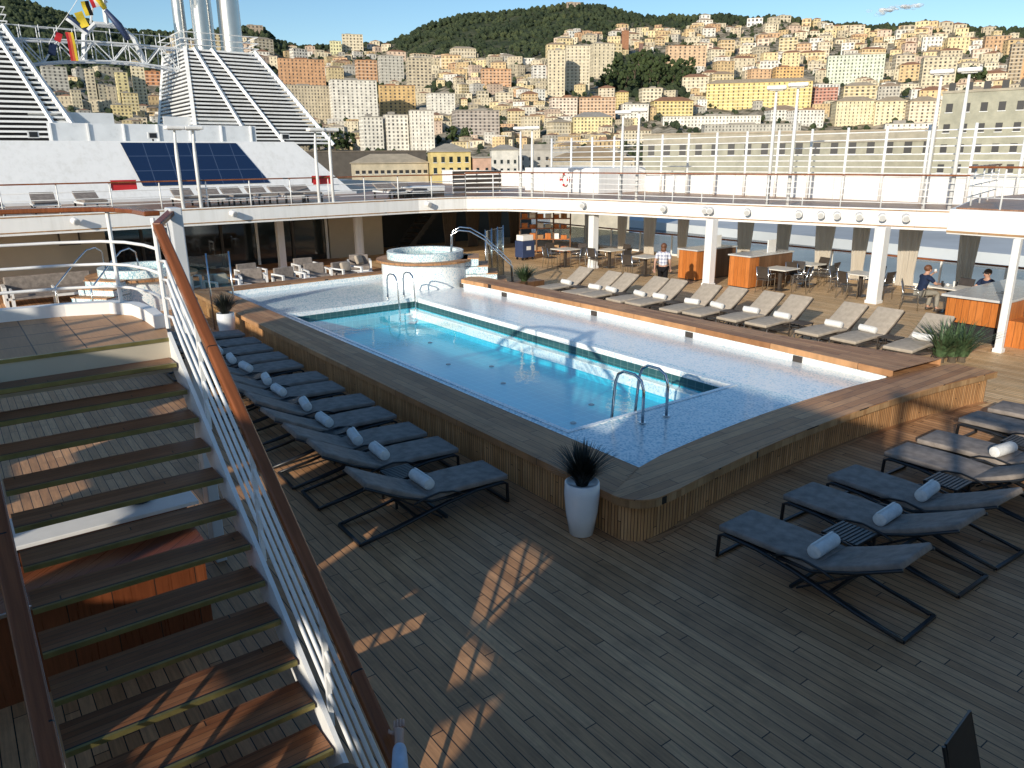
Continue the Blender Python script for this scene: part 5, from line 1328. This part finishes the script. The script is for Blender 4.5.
for kk in KEY:
    bld(*kk[:5], kk[5], kk[6], kk[7], yaw=random.uniform(.05,.35), mat='facade')
bld(620,627,41,62,(.34,.17,.10),'slim red brick tower rising behind the park trees',TIL,'flat',yaw=.1,name='brick_tower',mat='tint')
bld(637,641,52,74,(.22,.14,.12),'thin dark brick tower right of the slim red tower',TIL,'flat',yaw=.1,name='brick_tower',mat='tint')
# quay buildings with windows of their own
bld(430,472,152,180,YEL,'yellow harbour office with white middle bay and grey roof','GRF' and (.36,.33,.28),'hip',d=345,yaw=.12,dep=14,name='harbour_office',mat='tint',wins=(2,5,1.5,2.4,3.2,4.6,1))
bld(473,492,158,182,PINK,'plain pink annex attached right of the yellow harbour office',GRF,'flat',d=345,yaw=.12,dep=12,name='annex',mat='tint',wins=(1,2,1.2,1.4,5,3,1))
bld(492,520,150,180,WHT,'white quay house right of the pink annex',GRF,'hip',d=380,yaw=.1,name='quay_house',mat='tint',wins=(2,4,1.2,1.8,4,4,1))
bld(352,430,163,182,BEI,'long low beige shed left of the yellow harbour office',(.42,.36,.27),'hip',d=350,yaw=.12,dep=16,name='quay_shed',mat='tint',wins=(1,12,1.6,1.4,4,3,0))
bld(300,430,152,166,(.10,.09,.08),'dark retaining wall along the lower road at left',(.14,.12,.10),'flat',d=430,yaw=.05,dep=6,name='retaining_wall',mat='tint')
bld(556,628,160,212,(.55,.50,.40),'hip roofed tan quay house behind the lifebuoy cabin',(.40,.30,.19),'hip',d=210,yaw=.35,dep=17,name='quay_house',mat='tint',wins=(1,6,1.2,2,6,3,0))
bld(640,1010,143,203,(.36,.35,.28),'long grey green harbour terminal with tall dark windows',(.36,.33,.27),'flat',d=330,yaw=.04,dep=30,name='harbour_terminal',mat='tint',wins=(1,22,2.6,4.2,19.0,6,0))
bld(640,1010,133,143,(.40,.37,.30),'low set back upper storey on the long harbour terminal',(.4,.34,.26),'flat',d=370,yaw=.04,dep=20,name='terminal_attic',mat='tint')
bld(948,1130,92,205,(.38,.37,.29),'large grey green harbour building with rows of dark windows at the right edge',(.4,.36,.28),'flat',d=290,yaw=-.1,dep=30,name='harbour_building',mat='tint',wins=(5,11,1.9,2.6,10,6.2,0))
bld(500,620,150,176,(.44,.42,.38),'low grey harbour shed with small windows left of the hip roofed house',GRF,'flat',d=400,yaw=.08,dep=20,name='quay_shed',mat='tint',wins=(2,14,1.4,1.8,4,4,0))

# the rest of the town
BANDS = [(176,186,'on the waterfront'),(150,176,'on the lowest terrace'),(128,150,'on the lower terraces'),(106,128,'on the lower slopes'),(86,106,'on the middle slopes'),(68,86,'on the upper slopes'),(52,68,'high on the hillside'),(40,52,'just below the ridge'),(28,40,'on the ridge')]
def wooded(u,y):
    s = sky_y(u)
    if u < 60: return True
    if u < 180: return y < 82
    if u < 300: return y < s+14
    if 395 <= u < 560: return y < 62+max(0,(500-u))*.05+ (4 if u>480 else 0)
    if 560 <= u < 690: return y < 46 - (6 if u > 620 else 0) or (604 < u < 692 and 64 < y < 102)
    if u >= 690: return y < s+4+2.5*math.sin(u*.045)
    return y < s+3
WT_ = 0
NAMES = [((.58,.52,.39),'cream'),((.60,.50,.30),'yellow'),((.56,.42,.24),'ochre'),((.54,.36,.22),'orange'),((.56,.44,.35),'pink'),((.66,.64,.59),'white'),((.46,.44,.39),'grey'),((.50,.44,.33),'beige')]
WT = [9,5,3,1.2,2,3,1.5,5]
m,us_,ds_ = TM; ter = struct(m.build('hillside_terrain', M['terrain'], None, smooth=True))
att = ter.data.attributes.new('town','FLOAT','POINT')
for i,d in enumerate(ds_):
    f = d_to_f(d)
    for j,u in enumerate(us_):
        y = 190-(190-sky_y(u))*f; att.data[i*len(us_)+j].value = 0.0 if (wooded(u,y) or d > 2650) else (1.0 if 60 < u < 1300 else .3)
keyboxes = [(k[0],k[1],k[2],k[3]) for k in KEY]
cand = []; rnd = random.Random(31); taken = []
for tries in range(16000):
    u = rnd.uniform(66,1060) if rnd.random() < .45 else rnd.uniform(690,1040); s = sky_y(u); 
    y = rnd.uniform(s+1,178)
    if 180 < u < 335 and y > 118: continue
    if wooded(u,y): continue
    d = f_to_d((190-y)/(190-s)); px = 758*.955/d
    w = rnd.uniform(11,30)*px; h = rnd.uniform(8,24)*px
    if y < 58: w,h = rnd.uniform(7,15),rnd.uniform(4,8)
    elif y < 88: w,h = rnd.uniform(11,26),rnd.uniform(7,16)
    elif u > 560: w,h = rnd.uniform(16,40),rnd.uniform(10,19)
    u0,u1,yt = u-w/2,u+w/2,y-h
    if yt < s-4: continue
    if any(not(u1 < a or u0 > b) and yt < kb-2 and y > kt+ (kb-kt)*.35 for a,b,kt,kb in keyboxes): continue
    if y > 134 and 640 < u: continue
    if y > 140 and 335 < u < 560: continue
    bad = False
    for (a,b,c,dd) in taken:
        ov = min(u1,b)-max(u0,a)
        if ov > .45*min(u1-u0,b-a) and abs(dd-y) < .38*max(h,dd-c): bad = True; break
        if ov > 0 and abs(dd-y) < 3: bad = True; break
    if bad: continue
    taken.append((u0,u1,yt,y)); cand.append((u0,u1,yt,y,rnd.choices(range(8),WT)[0],h/px))
    if len(cand) >= 250: break
groups = {}; print('town', len(cand), tries)
cand.sort(key=lambda c:c[0])
for c in cand:
    band = next((b[2] for b in BANDS if b[0] <= c[3] < b[1]), 'on the ridge')
    size = 'tall' if c[5] > 18 else ('low' if c[5] < 12 else 'mid height')
    groups.setdefault((band,NAMES[c[4]][1],size),[]).append(c)
NTH = ['first','second','third','fourth','fifth','sixth','seventh','eighth','ninth','tenth','eleventh','twelfth','thirteenth','fourteenth','fifteenth','sixteenth','seventeenth','eighteenth','nineteenth','twentieth']
for (band,cn,size),lst in groups.items():
    for i,c in enumerate(lst):
        pos = 'only such one there' if len(lst) == 1 else '%s such from the left' % NTH[min(i,19)]
        hip = rnd.random() < .45; kf = rnd.uniform(.85,1.1); col = tuple(v*kf for v in NAMES[c[4]][0])
        bld(*c[:4], col, '%s %s %s block %s, %s' % (size, cn, 'tiled roof' if hip else 'flat roofed', band, pos), rnd.choice([TIL,TIL,(.36,.27,.19),(.40,.34,.26)]) if hip else rnd.choice([GRF,(.40,.36,.31),(.34,.22,.15)]), 'hip' if hip else 'flat', yaw=rnd.uniform(-.1,.5), grp='town buildings on the hillside')

# beyond the three hundred largest, the rest of the packed far town is one object
fm = MB(); tones = []; rf = random.Random(12); nf = 0; tr = 0
while nf < 620 and tr < 20000:
    tr += 1; u = rf.uniform(62,1060) if rf.random() < .55 else rf.uniform(300,700); s = sky_y(u); y = rf.uniform(s+1,150 if u < 640 else 126)
    if wooded(u,y) or (180 < u < 290 and y > 100): continue
    if any(a-2 < u < b+2 and kt-1 < y < kb+1 for a,b,kt,kb in keyboxes): continue
    d = f_to_d((190-y)/(190-s)); px = 758*.955/d; w = rf.uniform(6,15)/px*(.7 if y < 70 else 1); h = rf.uniform(4,9)/px*(.7 if y < 70 else 1); dp = rf.uniform(9,16)
    dx,dy = az_dir(u); z = ground(u,d); rz = math.atan2(-dx,dy)+rf.uniform(-.5,.6); co,si = math.cos(rz),math.sin(rz)
    c = [(dx*d+a*co-b*si, dy*d+a*si+b*co) for a,b in ((-w/2,-dp/2),(w/2,-dp/2),(w/2,dp/2),(-w/2,dp/2))]
    base = rf.choices([q[0] for q in NAMES],WT)[0]; kf = rf.uniform(.92,1.25); tone = tuple(v*kf for v in base)
    nu = max(1,round(w/max(3.3,d*.0042)))*3.1; nv = max(1,round(h/max(3.3,d*.0038)))*3.3
    for i in range(4):
        p,q = c[i],c[(i+1)%4]; fm.add([(*p,z-12),(*q,z-12),(*q,z+h),(*p,z+h)],[(0,1,2,3)],[[(0,-12*nv/h),(nu,-12*nv/h),(nu,nv),(0,nv)]]); tones.append(tone)
    rt = rf.choice([(.30,.17,.11),(.34,.22,.15),(.36,.31,.25),(.33,.20,.13)]); cx_,cy_ = sum(p[0] for p in c)/4,sum(p[1] for p in c)/4; up = rf.choice([.6,w*.16,w*.13])
    fm.add([(*p,z+h) for p in c]+[(cx_,cy_,z+h+up)],[(0,1,4),(1,2,4),(2,3,4),(3,0,4)],[[(0,0)]*3]*4); tones += [rt]*4; nf += 1
fo = stuff(fm.build('far_town', M['facade_far'], None, flip=False), 'tightly packed small far houses filling the hillside between larger blocks', 'houses')
ca = fo.data.color_attributes.new('tone','FLOAT_COLOR','CORNER')
for p in fo.data.polygons:
    for li in p.loop_indices: ca.data[li].color = (*tones[p.index],1)
# woods: leaf clumps over the hills and between the houses
def clump(m, x, y, z, r, rn):
    n = 7; pts = []; ph = rn.uniform(0,6.28)
    vs = [(x,y,z+r*rn.uniform(.9,1.3))]
    for ring,(rr,zz) in enumerate(((.62,.75),(1.0,.15))):
        for k in range(n):
            a = 2*PI*k/n+ph+ring*.4; q = r*rr*rn.uniform(.7,1.25); vs.append((x+q*math.cos(a),y+q*math.sin(a),z+r*zz*rn.uniform(.6,1.3)))
    for k in range(n):
        a = 2*PI*k/n+ph; vs.append((x+r*.6*math.cos(a),y+r*.6*math.sin(a),z-r*.7))
    fs = [(0,1+k,1+(k+1)%n) for k in range(n)]
    for b in (1,1+n): fs += [(b+k,b+n+k,b+n+(k+1)%n,b+(k+1)%n) for k in range(n)]
    m.add(vs,fs)
rn = random.Random(77); m1 = MB(); m2 = MB(); cnt = 0
while cnt < 12500:
    u = rn.uniform(-120,1150); s = sky_y(u); y = s+(185-s)*rn.random()**1.6
    w_ = wooded(u,y)
    if not w_ and rn.random() > .38: continue
    d = f_to_d((190-y)/(190-s))*rn.uniform(.99,1.02); x_,y_ = az_dir(u); z = ground(u,d)
    r = rn.uniform(4,9)*(1 if d > 1200 else .6)
    if not w_: r *= .7
    clump(m1 if w_ else m2, x_*d, y_*d, z+r*.4, r, rn); cnt += 1
for m_,lab,nm in ((m1,'dark woodland covering the hilltops above the town','hill_woodland'),(m2,'scattered tree canopies between the town houses','town_greenery')):
    stuff(m_.build(nm, M['woods'], None, flip=False), lab, 'woodland')
# park trees one can tell apart, and trees by the lower road
def tree(u, yb, wpx, hpx, label, grp, d=None, seed=0, mat='tree'):
    r0 = random.Random(seed); d = d or f_to_d((190-yb)/(190-sky_y(u))); x,y = az_dir(u); z = H+d*slope_at(u,yb); px = 758*.955/d
    w,h = wpx/px,hpx/px; t = thing('tree', label, 'tree', (x*d,y*d,z-1), 0, grp)
    m = MB(); m.tube([(0,0,-4),(0,0,h*.3),(.1*w,0,h*.6)],.3,6,rs=[w*.05,w*.04,w*.02])
    for k in range(3): a = 2.1*k; m.tube([(0,0,h*.3),(w*.2*math.cos(a),w*.2*math.sin(a),h*.6)],.2,5,rs=[w*.03,w*.012])
    m.build('trunk', M['bark'], t)
    m = MB()
    for k in range(46):
        a = r0.uniform(0,6.28); q = math.sqrt(r0.random())*w*.46; zz = h*(.25+.7*r0.random()); q *= math.sqrt(max(.12,1-((zz/h-.5)/.55)**2))
        clump(m,q*math.cos(a),q*math.sin(a),zz,w*r0.uniform(.07,.14),r0)
    m.build('crown', M[mat], t, flip=False)
pk = [(608,96,14,24),(617,92,15,26),(626,98,16,26),(634,88,16,26),(641,97,15,24),(649,90,17,26),(657,97,15,26),(664,88,16,24),(671,96,15,24),(679,90,14,22),(688,84,12,18),(612,80,12,18),(645,78,14,20)]
for k,(u,yb,w_,h_) in enumerate(sorted(pk)): tree(u,yb,w_,h_,'%s dark tree from the left in the walled park below the brick towers'%NTH[k],'dark trees of the walled park',seed=k)
lo = [(308,150,16,22),(322,152,18,24),(338,153,18,22),(352,152,14,18),(455,146,14,18),(470,146,16,16),(500,140,12,14),(930,92,16,14),(950,92,18,16),(965,92,18,16),(780,108,10,14)]
for k,(u,yb,w_,h_) in enumerate(lo): tree(u,yb,w_,h_,'%s dark tree %s'%(NTH[k if k<4 else (k-4 if k<7 else k-7)],'from the left above the dark retaining wall' if k < 4 else ('from the left below the mauve grey building' if k < 7 else 'of those beside the right lamps and palazzo')),'dark trees on the lower slopes',seed=50+k)
# small white cloud
def cloudmat():
    t = NT('thin_cloud'); co = t.coord('Object'); X,Y,Z = t.xyz(co)
    t.m.use_nodes = True
    f = t.math('MULTIPLY', t.ramp(t.noise(t.scale(co,(.012,.012,.03)),1.,6,.7),[(.42,(0,0,0)),(.62,(1,1,1))]), .55)
    df = t.n('ShaderNodeBsdfDiffuse',{'Color':(.95,.95,.95,1)}); tl = t.n('ShaderNodeBsdfTranslucent',{'Color':(.95,.95,.95,1)}); ad = t.n('ShaderNodeMixShader'); t.put(ad.inputs[0],.3); t.put(ad.inputs[1],df.outputs[0]); t.put(ad.inputs[2],tl.outputs[0])
    tr = t.n('ShaderNodeBsdfTransparent'); mx = t.n('ShaderNodeMixShader'); t.put(mx.inputs[0],f); t.put(mx.inputs[1],tr.outputs[0]); t.put(mx.inputs[2],ad.outputs[0]); t.put(t.out.inputs[0],mx.outputs[0]); return t.m
cm = cloudmat(); m = MB(); rc = random.Random(3); x_,y_ = az_dir(876); dcl = 7000; zc = H+dcl*slope_at(876,22)
for k in range(34):
    q = rc.gauss(0,85); m.ball((q*y_+rc.uniform(-30,30), -q*x_+rc.uniform(-30,30), rc.gauss(0,11)+q*.06), rc.uniform(9,26),(1.7,1.2,.6),12,8)
o = m.build('cloud', cm, None, smooth=True); o.location = (x_*dcl,y_*dcl,zc); struct(o)
